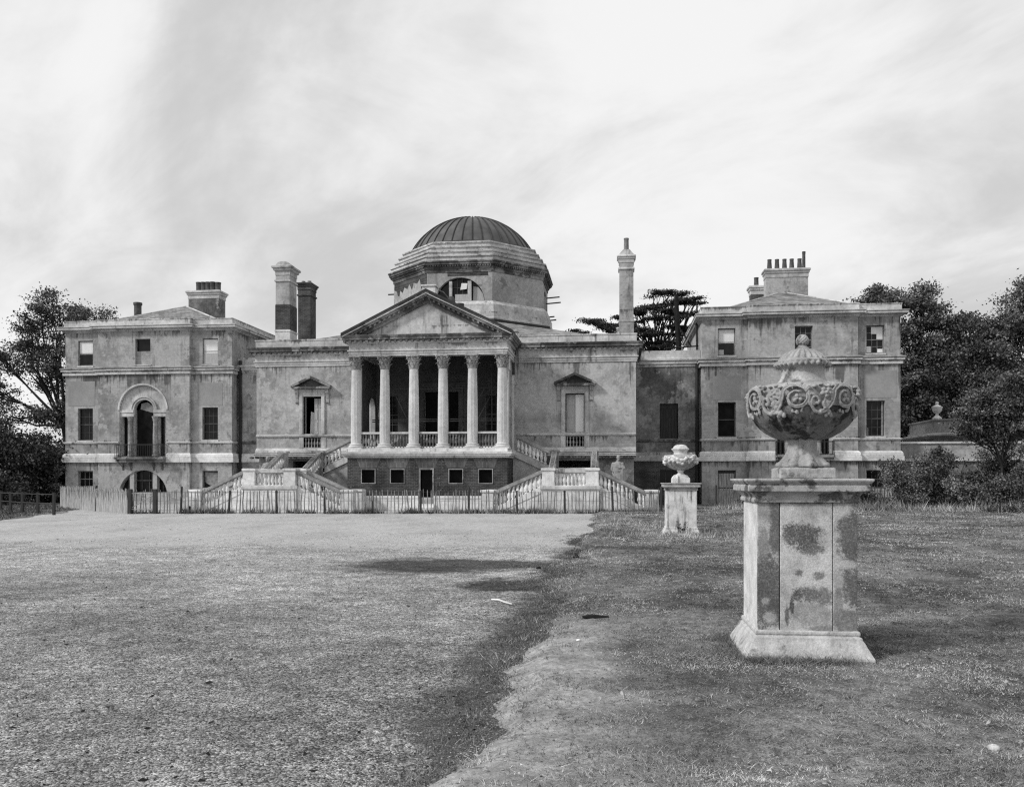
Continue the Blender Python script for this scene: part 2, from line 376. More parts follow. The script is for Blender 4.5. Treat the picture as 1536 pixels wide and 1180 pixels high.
    def build(s, name, mat, parent=None, smooth=None, bevel=0.0):
        L = Vector(parent['base']) if parent is not None else Vector((0, 0, 0))
        me = s.mesh(name, L); me.materials.append(M[mat] if isinstance(mat, str) else mat)
        if smooth is not None:
            me.shade_smooth(); me.set_sharp_from_angle(angle=R(smooth))
        o = bpy.data.objects.new(name, me); COL.objects.link(o)
        if parent is not None:
            o.parent = parent; o['base'] = tuple(L)
            # child of a part: part sits at the thing's origin, so no extra offset
        if bevel:
            b = o.modifiers.new('bevel', 'BEVEL'); b.width = bevel; b.segments = 2; b.limit_method = 'ANGLE'
        return o

def thing(name, loc, label, cat, group=None):
    o = bpy.data.objects.new(name, None); COL.objects.link(o); o.location = loc; o['base'] = tuple(loc)
    o.empty_display_size = 0.3
    o['label'] = label; o['category'] = cat
    if group: o['group'] = group
    return o
def tag(o, label, cat, group=None):
    o['label'] = label; o['category'] = cat
    if group: o['group'] = group
    return o
def struct(o): o['kind'] = 'structure'; return o
def stuff(o): o['kind'] = 'stuff'; return o
def inst(proto_me, name, parent, loc, rot=(0, 0, 0), sc=(1, 1, 1)):
    """a child sharing mesh data, placed in world coordinates"""
    o = bpy.data.objects.new(name, proto_me); COL.objects.link(o); o.parent = parent
    b = parent['base']; o.location = (loc[0] - b[0], loc[1] - b[1], loc[2] - b[2]); o.rotation_euler = rot; o.scale = sc
    o['base'] = tuple(loc); return o
def rect(x0, x1, z0, z1):
    x0, x1 = sorted((x0, x1)); return [(x0, z0), (x1, z0), (x1, z1), (x0, z1)]
def arch(cx, r, z0, zs, n=20):
    return [(cx - r, z0), (cx + r, z0)] + [(cx + r * math.cos(math.pi * i / n), zs + r * math.sin(math.pi * i / n)) for i in range(n + 1)]
def segment(cx, hw, z0, zt, n=20):
    h = zt - z0; Rr = (hw * hw + h * h) / (2 * h); zc = zt - Rr; a = math.asin(min(1, hw / Rr))
    if h > hw: a = math.pi - a
    return [(cx + Rr * math.sin(a - 2 * a * i / n), zc + Rr * math.cos(a - 2 * a * i / n)) for i in range(n + 1)]
def remeshed(mb, name, mat, parent, voxel, noise=0.0, smooth_it=0, seed=0):
    """join overlapping shapes into one carved surface"""
    L = Vector(parent['base']) if parent is not None else Vector((0, 0, 0))
    me = mb.mesh('tmp', L); o = bpy.data.objects.new('tmp', me); COL.objects.link(o)
    r = o.modifiers.new('r', 'REMESH'); r.mode = 'VOXEL'; r.voxel_size = voxel
    if smooth_it:
        sm = o.modifiers.new('s', 'SMOOTH'); sm.iterations = smooth_it; sm.factor = 0.5
    dg = bpy.context.evaluated_depsgraph_get(); dg.update()
    m2 = bpy.data.meshes.new_from_object(o.evaluated_get(dg)); bpy.data.objects.remove(o); bpy.data.meshes.remove(me)
    m2.name = name; m2.materials.clear(); m2.materials.append(M[mat] if isinstance(mat, str) else mat)
    if noise:
        n = len(m2.vertices); c = np.empty(n * 3, np.float32); m2.vertices.foreach_get('co', c); c = c.reshape(-1, 3)
        nr = np.empty(n * 3, np.float32); m2.vertex_normals.foreach_get('vector', nr); nr = nr.reshape(-1, 3)
        d = (vnoise3(c * 9 + seed) - .5) * 1.2 + (vnoise3(c * 31 + seed) - .5) * .8
        c += nr * (d * noise)[:, None]; m2.vertices.foreach_set('co', c.ravel()); m2.update()
    m2.shade_smooth()
    ob = bpy.data.objects.new(name, m2); COL.objects.link(ob)
    if parent is not None: ob.parent = parent; ob['base'] = tuple(L)
    return ob
def hash3(i, j, k):
    x = (i * 374761393 + j * 668265263 + k * 2147483647 + 1013904223) & 0xffffffff
    x = ((x ^ (x >> 13)) * 1274126177) & 0xffffffff
    return ((x ^ (x >> 16)) & 0xffff) / 65535.0
def vnoise3(p):
    p = np.asarray(p, np.float64); i = np.floor(p).astype(np.int64); f = p - i; f = f * f * (3 - 2 * f); r = 0
    for a in (0, 1):
        for b in (0, 1):
            for c in (0, 1):
                wgt = (f[:, 0] if a else 1 - f[:, 0]) * (f[:, 1] if b else 1 - f[:, 1]) * (f[:, 2] if c else 1 - f[:, 2])
                r = r + wgt * hash3(i[:, 0] + a, i[:, 1] + b, i[:, 2] + c)
    return r
def vnoise2(x, y, s=1.0, seed=0.0):
    p = np.stack([np.asarray(x) * s + seed, np.asarray(y) * s + seed * 1.7, np.full(np.shape(x), seed + .5)], 1); return vnoise3(p)
def fbm2(x, y, s=1.0, seed=0.0, o=4):
    t = 0; a = .5; n = 0
    for k in range(o): t = t + a * vnoise2(x, y, s * 2 ** k, seed + k * 5.3); n += a; a *= .5
    return t / n
def fast_mesh(name, verts, faces_flat, per, mat, mats2=None, midx=None):
    me = bpy.data.meshes.new(name); nv = len(verts); nf = len(faces_flat) // per
    me.vertices.add(nv); me.vertices.foreach_set('co', np.asarray(verts, np.float32).ravel())
    me.loops.add(len(faces_flat)); me.loops.foreach_set('vertex_index', np.asarray(faces_flat, np.int32))
    me.polygons.add(nf); me.polygons.foreach_set('loop_start', np.arange(0, nf * per, per, dtype=np.int32))
    for q in (mat if isinstance(mat, (list, tuple)) else [mat]): me.materials.append(M[q])
    if midx is not None: me.polygons.foreach_set('material_index', np.asarray(midx, np.int32))
    me.update(calc_edges=True); return me
def link(me, name, parent=None):
    o = bpy.data.objects.new(name, me); COL.objects.link(o)
    if parent is not None: o.parent = parent
    return o

# ------------------------------------------------------------------ ground
def edge_x(y): return 8.45 + 1.0 * (fbm2(np.full(np.shape(y), 3.0), np.asarray(y, float), 0.5, 2.0, 3) - .5) + .32 * (fbm2(np.full(np.shape(y), 1.0), np.asarray(y, float), 3.2, 6.0, 3) - .5)
def sstep(t): t = np.clip(t, 0, 1); return t * t * (3 - 2 * t)
def lawn_z(x, y):
    x = np.asarray(x, float); y = np.asarray(y, float)
    e = sstep((x - edge_x(y) + .12 + .25 * (fbm2(x, y, 4.5, 12, 3) - .5)) / .55)
    z = -0.05 + 0.15 * e + e * (0.10 * (fbm2(x, y, .5, 7, 3) - .5) + 0.06 * (fbm2(x, y, 2.2, 9, 3) - .5) + 0.035 * (fbm2(x, y, 8, 4, 2) - .5) + .018 * (fbm2(x, y, 24, 6, 2) - .5))
    near_ped = np.exp(-(((x - 11) / 1.2) ** 2 + ((y + 38.6) / 1.2) ** 2))
    return z - near_ped * (z - 0.075)
def grav_z(x, y):
    x = np.asarray(x, float); y = np.asarray(y, float)
    return 0.05 * (fbm2(x, y, .3, 1, 3) - .5) + 0.02 * (fbm2(x, y, 3, 3, 3) - .5)
def axis(lo, hi, c, s0, g):
    a = [c]; s = s0
    while a[-1] < hi: a.append(a[-1] + s); s *= g
    b = [c]; s = s0
    while b[-1] > lo: b.append(b[-1] - s); s *= g
    a[-1] = hi; b[-1] = lo; return np.array(sorted(set(b + a)))
def sheet(name, xs, ys, zf, mat):
    X, Y = np.meshgrid(xs, ys); v = np.stack([X.ravel(), Y.ravel(), zf(X.ravel(), Y.ravel())], 1)
    nx, ny = len(xs), len(ys); i = (np.arange(ny - 1)[:, None] * nx + np.arange(nx - 1)[None, :]).ravel()
    f = np.stack([i, i + 1, i + 1 + nx, i + nx], 1).ravel()
    me = fast_mesh(name, v, f, 4, mat); me.shade_smooth(); return struct(link(me, name))

def gravel_material():
    k = NT('gravel', 0.95, 0.12); p = k.xyz()
    vr = k.n('ShaderNodeTexVoronoi'); k.put(vr.inputs['Vector'], k.pos); vr.inputs['Scale'].default_value = 75; vr.inputs['Randomness'].default_value = 1
    cv = k.n('ShaderNodeSeparateColor'); k.t.links.new(vr.outputs['Color'], cv.inputs[0])
    cell = k.math('POWER', cv.outputs[0], 1.3)
    vr2 = k.n('ShaderNodeTexVoronoi'); k.put(vr2.inputs['Vector'], k.pos); vr2.inputs['Scale'].default_value = 30
    cv2 = k.n('ShaderNodeSeparateColor'); k.t.links.new(vr2.outputs['Color'], cv2.inputs[0])
    big = k.noise(0.35, 6, 0.6); mid = k.noise(2.2, 6, 0.68); fine = k.noise(11, 5, 0.75)
    v = k.add(0.06, k.mul(cell, 0.49))
    v = k.mul(v, k.ramp(cv2.outputs[1], 0.0, 1.0, 0.65, 1.3, False))
    v = k.mul(v, k.ramp(mid, 0.3, 0.7, 0.66, 1.28)); v = k.mul(v, k.ramp(big, 0.34, 0.66, 0.82, 1.2))
    v = k.mul(v, k.ramp(fine, 0.3, 0.65, 0.62, 1.25))
    # pale, well rolled gravel in front of the house
    wob = k.mul(k.add(k.noise(0.22, 5, 0.6), -0.5), 7.0)
    yy = k.add(p[1], wob)
    pale = k.ramp(k.add(yy, k.mul(p[0], 0.0)), -27.6, -25.4)
    pv = k.mul(k.mul(k.ramp(k.noise(6, 6, 0.75), 0.3, 0.62, 0.72, 1.1), k.ramp(k.noise(0.5, 6, 0.7, sc=(1, .45, 1)), 0.3, 0.6, 0.82, 1.06)), 0.47)
    dk = k.ramp(k.noise(2.6, 7, 0.85, sc=(.8, .6, 1)), 0.62, 0.66); pv = k.mix(k.mul(dk, .6), pv, .14)
    mid_z = k.ramp(k.add(yy, k.mul(p[0], 0.10)), -37.5, -29.5)
    v = k.mul(v, k.mix(mid_z, 0.92, 1.42))
    v = k.mix(pale, v, pv)
    # dark ragged patches near the lawn edge
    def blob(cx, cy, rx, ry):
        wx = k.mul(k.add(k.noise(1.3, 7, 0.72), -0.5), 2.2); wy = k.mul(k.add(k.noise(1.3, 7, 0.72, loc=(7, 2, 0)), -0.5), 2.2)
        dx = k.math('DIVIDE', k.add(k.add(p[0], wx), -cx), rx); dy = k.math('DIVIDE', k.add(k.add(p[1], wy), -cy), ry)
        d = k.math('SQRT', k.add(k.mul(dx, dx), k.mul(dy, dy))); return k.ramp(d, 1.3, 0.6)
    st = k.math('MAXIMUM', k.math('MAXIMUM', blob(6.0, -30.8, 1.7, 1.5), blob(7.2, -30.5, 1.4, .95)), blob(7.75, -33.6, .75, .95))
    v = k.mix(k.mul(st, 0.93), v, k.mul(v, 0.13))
    # weedy fringe along the bank
    fr = k.ramp(k.add(p[0], k.mul(k.add(k.noise(.9, 6, 0.7), -0.5), 2.1)), 7.9, 8.35)
    fr = k.mul(fr, k.ramp(p[1], -24, -29))
    v = k.mix(k.mul(fr, 0.85), v, k.mul(k.ramp(k.noise(9, 5, .75), .3, .7, .4, 1.5), 0.085))
    k.color(v); k.bump(k.add(vr.outputs['Distance'], k.mul(k.noise(30, 4, .7), .6)), 0.9, -0.012)
    return k.m
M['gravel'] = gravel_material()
def lawn_material():
    k = NT('lawn_soil', 0.95, 0.1); p = k.xyz()
    v = k.mul(k.mul(k.ramp(k.noise(7, 6, 0.75), 0.3, 0.7, 0.55, 1.5), k.ramp(k.noise(60, 4, .8), .3, .7, .35, 1.65)), 0.12)
    v = k.mul(v, k.ramp(k.noise(0.6, 6, 0.65, sc=(1, .5, 1)), 0.36, 0.64, 0.45, 1.7))
    bare = k.ramp(k.noise(0.8, 7, 0.66, sc=(1, .6, 1), loc=(4, 0, 0)), 0.60, 0.68)
    soil = k.mul(k.mul(k.ramp(k.noise(22, 5, .75), .3, .7, .65, 1.3), k.ramp(k.noise(3, 6, .7), .3, .7, .6, 1.25)), 0.34)
    bank = k.ramp(k.add(p[0], k.mul(k.add(k.noise(1.3, 6, 0.65), -0.5), 1.8)), 9.9, 9.0)
    bank = k.mul(bank, k.ramp(p[1], -36, -38.5))
    v = k.mix(k.mul(bare, .55), v, soil); v = k.mix(bank, v, soil)
    k.color(v); k.bump(k.add(k.noise(40, 5, .75), k.noise(9, 5, .7)), 0.9, 0.015); return k.m
M['lawn_soil'] = lawn_material()
M['ground'] = plain('ground', 0.09, 0.95, 0.1, 0.5, 0.8)
M['pebble'] = leafmat('pebble', 0.2, 0.95, 0.2, 0.9)

g = MB(); g.addv([(-900, -500, -.12), (900, -500, -.12), (900, 1200, -.12), (-900, 1200, -.12)], [(0, 1, 2, 3)])
struct(g.build('ground', 'ground'))
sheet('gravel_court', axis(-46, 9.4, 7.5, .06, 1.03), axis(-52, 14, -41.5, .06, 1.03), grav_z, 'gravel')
sheet('lawn', axis(7.7, 90, 9.4, .05, 1.025), axis(-52, 6, -41.5, .06, 1.025), lawn_z, 'lawn_soil')
def verge_z(x, y):
    ln = (y + 15.5) * .62 - (x + 14.1) * -1.0  # left of the line through the two kerb points
    t = sstep((-(x + 15.2) - (y + 11.5) * .36 + .25 * np.sin(y * 1.3)) / .5 + .5)
    return -0.09 + 0.13 * t + 0.03 * (fbm2(x, y, 1.2, 3, 3) - .5)
sheet('grass_verge', axis(-60, -9, -16, .25, 1.03), axis(-30, 20, -11, .25, 1.03), verge_z, 'lawn_soil')

CX, CY = 9.358, -46.684
def wedge(n, d0, d1, a0, a1, rng, pw=1.0):
    u = rng.random(n)
    d = np.exp(np.log(d0) + u * (np.log(d1) - np.log(d0))) if pw == 1 else (d0 ** (1 - pw) + u * (d1 ** (1 - pw) - d0 ** (1 - pw))) ** (1 / (1 - pw))
    a = R(a0) + rng.random(n) * R(a1 - a0)      # angle to the right of +Y
    return CX + d * np.sin(a), CY + d * np.cos(a), d
def blades(name, x, y, z, h, wd, lean, mat, rng):
    n = len(x); a = rng.random(n) * 2 * np.pi; b = rng.random(n) * 2 * np.pi; l = lean * rng.random(n) * h
    ux, uy = np.cos(a) * wd * .5, np.sin(a) * wd * .5
    v = np.empty((n, 3, 3)); v[:, 0] = np.stack([x - ux, y - uy, z - .01], 1); v[:, 1] = np.stack([x + ux, y + uy, z - .01], 1)
    v[:, 2] = np.stack([x + np.cos(b) * l, y + np.sin(b) * l, z + h * min(1.0, max(.45, 1.25 - .25 * lean))], 1)
    return stuff(link(fast_mesh(name, v.reshape(-1, 3), np.arange(n * 3), 3, mat), name))
rng = np.random.default_rng(5)
x, y, d = wedge(1150000, 3.6, 47, -10, 38, rng)
e = edge_x(y); pn = fbm2(x, y, .9, 3, 4); cl = fbm2(x, y, 3.0, 11, 3)
bank = np.clip((9.7 + 1.5 * (fbm2(x, y, 1.3, 21, 3) - .5) - x) / .5, 0, 1) * np.clip((-36 - y) / 2.0, 0, 1)
keep = (x > e - .05 + .2 * (cl - .5)) & (rng.random(len(x)) < np.clip(.38 + 4.2 * (pn - .40), .2, 1) * (1 - .9 * bank)) & (y < 4)
keep &= ~((x > 10.5) & (x < 11.42) & (y > -39.05) & (y < -38.1))
x, y, d, cl, pn = x[keep], y[keep], d[keep], cl[keep], pn[keep]
h = (.008 + .034 * np.clip(cl - .3, 0, 1) * rng.random(len(x)) ** .8 * 2 + .0007 * d) * (.6 + .6 * rng.random(len(x)))
blades('grass', x, y, lawn_z(x, y), h, (.0022 + .0008 * d) * (.6 + .8 * rng.random(len(x))), 3.2, 'grass', rng)
# darker rough tussocks
def tufts(name, cs, per, hmin, hmax, mat, zf, spread=.16, wd=.006, lean=.9):
    X = []; Y = []; H = []; W = []
    for cx_, cy_, s_ in cs:
        X.append(cx_ + rng.normal(0, spread * s_, per)); Y.append(cy_ + rng.normal(0, spread * s_, per))
        H.append((hmin + (hmax - hmin) * rng.random(per)) * s_); W.append(np.full(per, wd * (1 + .12 * math.hypot(cx_ - CX, cy_ - CY))))
    X, Y, H, W = map(np.concatenate, (X, Y, H, W)); return blades(name, X, Y, zf(X, Y), H, W, lean, mat, rng)
x, y, d = wedge(3600, 4.2, 44, -12, 40, rng); k_ = (x > 8.75) & (fbm2(x, y, .9, 31, 4) > .5)
tufts('tussock_grass', list(zip(x[k_], y[k_], .3 + .8 * rng.random(k_.sum()) ** 2)), 38, .014, .06, 'grass_dark', lawn_z, .13, .0035, 2.6)
x, y, d = wedge(500, 5, 44, -12, 40, rng); k_ = (x > 8.9) & (fbm2(x, y, .4, 41, 3) > .5)
tufts('dry_grass', list(zip(x[k_], y[k_], .6 + .7 * rng.random(k_.sum()))), 16, .012, .055, 'straw', lawn_z, .2, .002, 2.4)
# long grass left unmown round the pedestals
cs = [(10.42 + .78 * t ** 1.2 + rng.normal(0, .05), -39.2 + rng.normal(0, .06), .6 + 1.1 * rng.random() ** 2) for t in rng.random(46)]
cs += [(10.36 + rng.normal(0, .06), -39.2 + 1.1 * t, .6 + .5 * rng.random()) for t in rng.random(16)] + [(11.66 + rng.normal(0, .07), -39.2 + 1.2 * t, .6 + .4 * rng.random()) for t in rng.random(14)]
tufts('pedestal_grass', cs, 46, .025, .12, 'grass_dark', lawn_z, .07, .003, 2.2)
cs = [(9.6 + 4.6 * t, -22.9 + rng.normal(0, .5), .35 + .7 * rng.random() ** 2) for t in rng.random(90)] + [(8.9 + 5 * t, -19.5 + rng.normal(0, 2.6), .3 + .6 * rng.random() ** 2) for t in rng.random(120)]
tufts('rough_grass', cs, 50, .06, .26, 'grass', lawn_z, .2, .003, 1.3)
# long grass in front of the shrubs and along the fences
cs = [(14 + 22 * t, -2.2 + rng.normal(0, .6) - .12 * 22 * t, (.5 + 1.3 * rng.random()) * (.4 + 1.2 * math.sin(9 * t + 2 * math.sin(23 * t)) ** 2)) for t in rng.random(420)]
tufts('meadow_grass', cs, 44, .06, .30, 'grass', lawn_z, .3, .004, 1.3)
cs = [(-12.4 + 23.6 * t, -8.75 + 2.72 * t + rng.normal(0, .25), .5 + .9 * rng.random()) for t in rng.random(150)]
tufts('fence_weeds', cs, 42, .06, .30, 'grass_dark', grav_z, .13, .006, 1.0)
# weeds and leaf litter along the bank
NB = 1300; yy = -44 + 21 * rng.random(NB) ** .9; xx = edge_x(yy) + .08 - np.abs(rng.normal(0, .3, NB)) * np.clip((-24 - yy) / 8, .25, 1)
tufts('bank_weeds', list(zip(xx, yy, .3 + .6 * rng.random(NB) ** 2)), 40, .012, .06, 'grass_dark', lambda a, b: np.maximum(grav_z(a, b), lawn_z(a, b)), .12, .004, 2.0)
x, y, d = wedge(60000, 6, 34, -45, 6, rng); k_ = (x < -15.6 - (y + 11.5) * .36) | False
x, y, d = wedge(30000, 24, 62, -42, -26, rng); k_ = (x < -15.4 - (y + 11.5) * .36) & (y < 6)
blades('verge_grass', x[k_], y[k_], verge_z(x[k_], y[k_]), .05 + .1 * rng.random(k_.sum()), .03 + .03 * rng.random(k_.sum()), 1.2, 'grass_dark', rng)
yy = -44 + 22 * rng.random(170) ** .9; xx = edge_x(yy) + rng.normal(.05, .2, 170)
tufts('bank_grass', list(zip(xx, yy, .4 + .7 * rng.random(170) ** 2)), 46, .02, .095, 'grass', lambda a, b: np.maximum(grav_z(a, b), lawn_z(a, b)), .09, .0035, 1.8)
# loose stones
x, y, d = wedge(170000, 3.9, 26, -48, 6, rng); k_ = ((x < edge_x(y) + .1) | ((x < edge_x(y) + 1.3) & (y < -36) & (rng.random(len(x)) < .10))) & ((x > edge_x(y)) | (rng.random(len(x)) < .25) | (x < edge_x(y) - 1.3 * np.clip((-24 - y) / 8, 0, 1)) | (y > -24))
st_ = ((x - 6.3) / 2.0) ** 2 + ((y + 30.8) / 1.5) ** 2; st2 = ((x - 7.75) / .9) ** 2 + ((y + 33.6) / 1.1) ** 2; k_ &= (np.minimum(st_, st2) > .8 + .5 * rng.random(len(x))) | (rng.random(len(x)) < .06)
x, y, d = x[k_], y[k_], d[k_]; n = len(x); r = (.003 + .0055 * rng.random(n) ** 2.0) * (1 + .03 * d)
base = np.array([[1, 0, 0], [-.2, .95, .1], [-.9, -.1, 0], [.1, -1, -.1], [.15, .1, .75]])
a = rng.random(n) * 6.283; ca, sa = np.cos(a), np.sin(a); sx = .7 + .7 * rng.random(n); sz = .5 + .5 * rng.random(n)
v = np.empty((n, 5, 3)); z = np.maximum(grav_z(x, y), lawn_z(x, y))
for i, bq in enumerate(base):
    bx, by = bq[0] * sx, bq[1]; v[:, i, 0] = x + r * (bx * ca - by * sa); v[:, i, 1] = y + r * (bx * sa + by * ca); v[:, i, 2] = z + r * (bq[2] * sz)
f = (np.arange(n)[:, None] * 5 + np.array([0, 1, 4, 1, 2, 4, 2, 3, 4, 3, 0, 4])[None, :]).ravel()
stuff(link(fast_mesh('loose_gravel', v.reshape(-1, 3), f, 3, 'pebble'), 'loose_gravel'))
# fallen leaves and flakes
x, y, d = wedge(2600, 4.2, 34, -24, 40, rng); k_ = (x > 7.2); x, y, d = x[k_], y[k_], d[k_]; n = len(x)
z = np.maximum(grav_z(x, y), lawn_z(x, y)) + .012; a = rng.random(n) * 6.283; s_ = (.006 + .012 * rng.random(n)) * (1 + .02 * d); v = np.empty((n, 4, 3))
for i in range(4):
    b_ = a + i * np.pi / 2; q = s_ * (1 if i % 2 == 0 else .6); v[:, i] = np.stack([x + q * np.cos(b_), y + q * np.sin(b_), z + rng.random(n) * .012], 1)
stuff(link(fast_mesh('fallen_leaves', v.reshape(-1, 3), np.arange(n * 4), 4, 'pebble'), 'fallen_leaves'))
# dark leaves and twigs blown over the gravel
x, y, d = wedge(900, 4.5, 40, -44, 4, rng); k_ = x < edge_x(y); x, y, d = x[k_], y[k_], d[k_]; n = len(x)
z = grav_z(x, y) + .014; a = rng.random(n) * 6.283; s_ = (.008 + .022 * rng.random(n) ** 2.5) * (1 + .028 * d); v = np.empty((n, 4, 3))
for i in range(4):
    b_ = a + i * np.pi / 2; q = s_ * (1 if i % 2 == 0 else .25 + .4 * rng.random(n)); v[:, i] = np.stack([x + q * np.cos(b_), y + q * np.sin(b_), z + rng.random(n) * .02], 1)
stuff(link(fast_mesh('leaf_debris', v.reshape(-1, 3), np.arange(n * 4), 4, 'wood_black'), 'leaf_debris'))
# litter
def lz(x, y): return float(lawn_z(np.array([x]), np.array([y]))[0])
def stone(x, y, r, label, mat='stone_white'):
    m = MB(); rr = random.Random(int(x * 991)); m.ball((x, y, (lz(x, y) if x > 8.5 else 0) + r * .3), (r, r * .8, r * .6), 9, 6)
    m.v = [(a + rr.uniform(-.15, .15) * r, b + rr.uniform(-.15, .15) * r, c + rr.uniform(-.12, .12) * r) for a, b, c in m.v]
    tag(m.build('stone', mat, smooth=60), label, 'stone')
stone(11.47, -41.45, .035, 'lump of pale stone lying in the dark grass at the lower right corner', 'ped_far')
stone(9.02, -38.66, .022, 'small white stone on the worn lawn left of the big pedestal')
stone(8.0, -31.2, .05, 'dark lump on the gravel just below the white gravel band', 'wood_black')
def stick(a, b, r, mat, label):
    m = MB(); A = Vector(a); B = Vector(b); m.tube([A, A.lerp(B, .3) + Vector((.01, .015, .012)), A.lerp(B, .7) + Vector((-.01, .01, .004)), B], [r, r * 1.1, r, r * .8], 7)
    tag(m.build('stick', mat, smooth=50), label, 'stick')
stick((7.74, -35.25, .015), (8.06, -35.68, .02), .012, 'straw', 'pale broken stick lying on the gravel by the dark patch')
stick((9.0, -37.2, lz(9, -37.2) + .015), (9.28, -37.22, lz(9.28, -37.2) + .02), .022, 'wood_black', 'short black charred stick on the lawn left of the big pedestal')
stick((4.2, -41.2, .014), (4.55, -41.05, .018), .008, 'wood_black', 'thin dark twig on the gravel at lower left')
def scrap(x, y, s, label, rz):
    m = MB(); z = lz(x, y) + .012; c, q = math.cos(rz) * s, math.sin(rz) * s
    m.addv([(x - c, y - q, z), (x + q * .7, y - c * .7, z + .012), (x + c, y + q, z + .02), (x - q * .7, y + c * .7, z + .008), (x, y, z + .028)], [(0, 1, 4), (1, 2, 4), (2, 3, 4), (3, 0, 4)])
    tag(m.build('paper_scrap', 'board'), label, 'litter')
scrap(11.62, -41.0, .02, 'crumpled white paper scrap on grass above the lower right stone', .4)
scrap(11.62, -39.75, .02, 'white scrap nearest the right corner of the big pedestal base', 1.1)
scrap(12.2, -39.85, .02, 'white scrap furthest right of those beside the big pedestal', .7)
scrap(9.4, -40.6, .022, 'small pale scrap on bare soil at the bottom of the lawn', 2.1)

# ------------------------------------------------------------------ the villa (domed central block)
villa = thing('villa', (0, 10, 0), 'domed stucco villa with six column portico and pediment in the middle', 'villa')
def sash(parent, cx, z0, z1, wd, y, rows=4, cols=3, blind=0.0, blind_low=0.0, frame='sash', dark_open=None, pane='glass', broken=False, bars=True):
    """sash window: frame and glazing bars; pane and blind are its own pieces"""
    m = MB(); x0, x1 = cx - wd / 2, cx + wd / 2; t = .05
    m.box(x0, x0 + t, y - .03, y + .04, z0, z1).box(x1 - t, x1, y - .03, y + .04, z0, z1)
    m.box(x0 + t, x1 - t, y - .03, y + .04, z0, z0 + t).box(x0 + t, x1 - t, y - .03, y + .04, z1 - t, z1)
    zm = (z0 + z1) / 2; m.box(x0 + t, x1 - t, y - .022, y + .035, zm - .025, zm + .025)
    if bars:
        for i in range(1, cols):
            xx = x0 + t + (x1 - x0 - 2 * t) * i / cols; m.box(xx - .011, xx + .011, y - .012, y + .03, z0 + t, z1 - t)
        for i in range(1, rows):
            if i * 2 == rows: continue
            zz_ = z0 + (z1 - z0) * i / rows; m.box(x0 + t, x1 - t, y - .009, y + .028, zz_ - .011, zz_ + .011)
    wn_ = m.build('window', frame, parent)
    p = MB(); p.box(x0 + .01, x1 - .01, y + .012, y + .024, z0 + .01, z1 - .01); p.build('pane', pane, wn_)
    if blind:
        b = MB(); b.box(x0 + t, x1 - t, y - .016, y - .004, z1 - t - (z1 - z0) * blind, z1 - t); b.build('blind', 'blind', wn_)
    if blind_low:
        b = MB(); b.box(x0 + .01, x1 - .01, y - .045, y - .034, z0 + .01, z0 + (z1 - z0) * blind_low); b.build('board', 'stucco_wing' if blind_low > .5 else 'board', wn_)
    return wn_

# walls -------------------------------------------------------------
m = MB(); DW = 7.2
holes = [rect(s * (DW - .51), s * (DW + .51), 4.05, 6.1) for s in (-1, 1)] + [rect(s * (DW - .5), s * (DW + .5), 3.3, 3.84) for s in (-1, 1)]
holes += [rect(-.95, .95, 3.12, 6.3)] + [rect(s * 2.9 - .5, s * 2.9 + .5, 4.0, 6.1) for s in (-1, 1)]
m.prism([rect(-10.4, 10.4, 2.86, 8.82)] + holes, 'y', 0, .5)
m.box(-10.4, -9.9, .5, 20.3, 2.86, 8.82).box(9.9, 10.4, .5, 20.3, 2.86, 8.82).box(-10.4, 10.4, 20.3, 20.8, 2.86, 8.82)
m.build('wall', 'stucco', villa)
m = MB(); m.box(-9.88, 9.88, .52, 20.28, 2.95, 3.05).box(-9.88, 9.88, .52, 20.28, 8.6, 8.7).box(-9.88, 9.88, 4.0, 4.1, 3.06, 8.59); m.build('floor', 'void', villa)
m = MB(); m.prism([rect(-10.3, 10.3, -.1, 2.80), rect(-8.35, -6.25, .1, 2.55), rect(6.25, 8.35, .1, 2.55)], 'y', .1, .6)
m.box(-10.3, -9.9, .6, 20.7, -.1, 2.8).box(9.9, 10.3, .6, 20.7, -.1, 2.8).box(-9.9, 9.9, 3.0, 3.1, -.1, 2.8)
m.build('basement_wall', 'stucco_dark', villa)
full = [(4.2, 0), (10.4, 0), (10.4, 20.8), (-10.4, 20.8), (-10.4, 0), (-4.2, 0)]
ent = [(0, 7.76), (.05, 7.76), (.05, 7.86), (.08, 7.87), (.08, 7.98), (.13, 8.0), (.13, 8.06), (.06, 8.08), (.06, 8.36), (.12, 8.38), (.18, 8.45), (.18, 8.5)]
cor = [(.16, 8.5), (.17, 8.52), (.34, 8.545), (.34, 8.64), (.36, 8.655), (.41, 8.75), (.41, 8.775), (0, 8.80)]
m = MB(); m.sweep(full, ent, False); m.build('entablature', 'stone_trim', villa)
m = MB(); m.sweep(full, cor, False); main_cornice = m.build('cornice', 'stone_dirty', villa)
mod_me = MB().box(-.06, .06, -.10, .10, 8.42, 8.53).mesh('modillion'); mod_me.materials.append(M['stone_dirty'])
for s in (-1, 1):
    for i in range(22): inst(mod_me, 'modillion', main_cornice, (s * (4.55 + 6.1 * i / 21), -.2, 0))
m = MB(); m.sweep(full, [(.04, 8.79), (.04, 9.16), (.07, 9.17), (.07, 9.24), (-.35, 9.25), (-.35, 8.79)], False); m.build('parapet', 'stone_trim', villa)
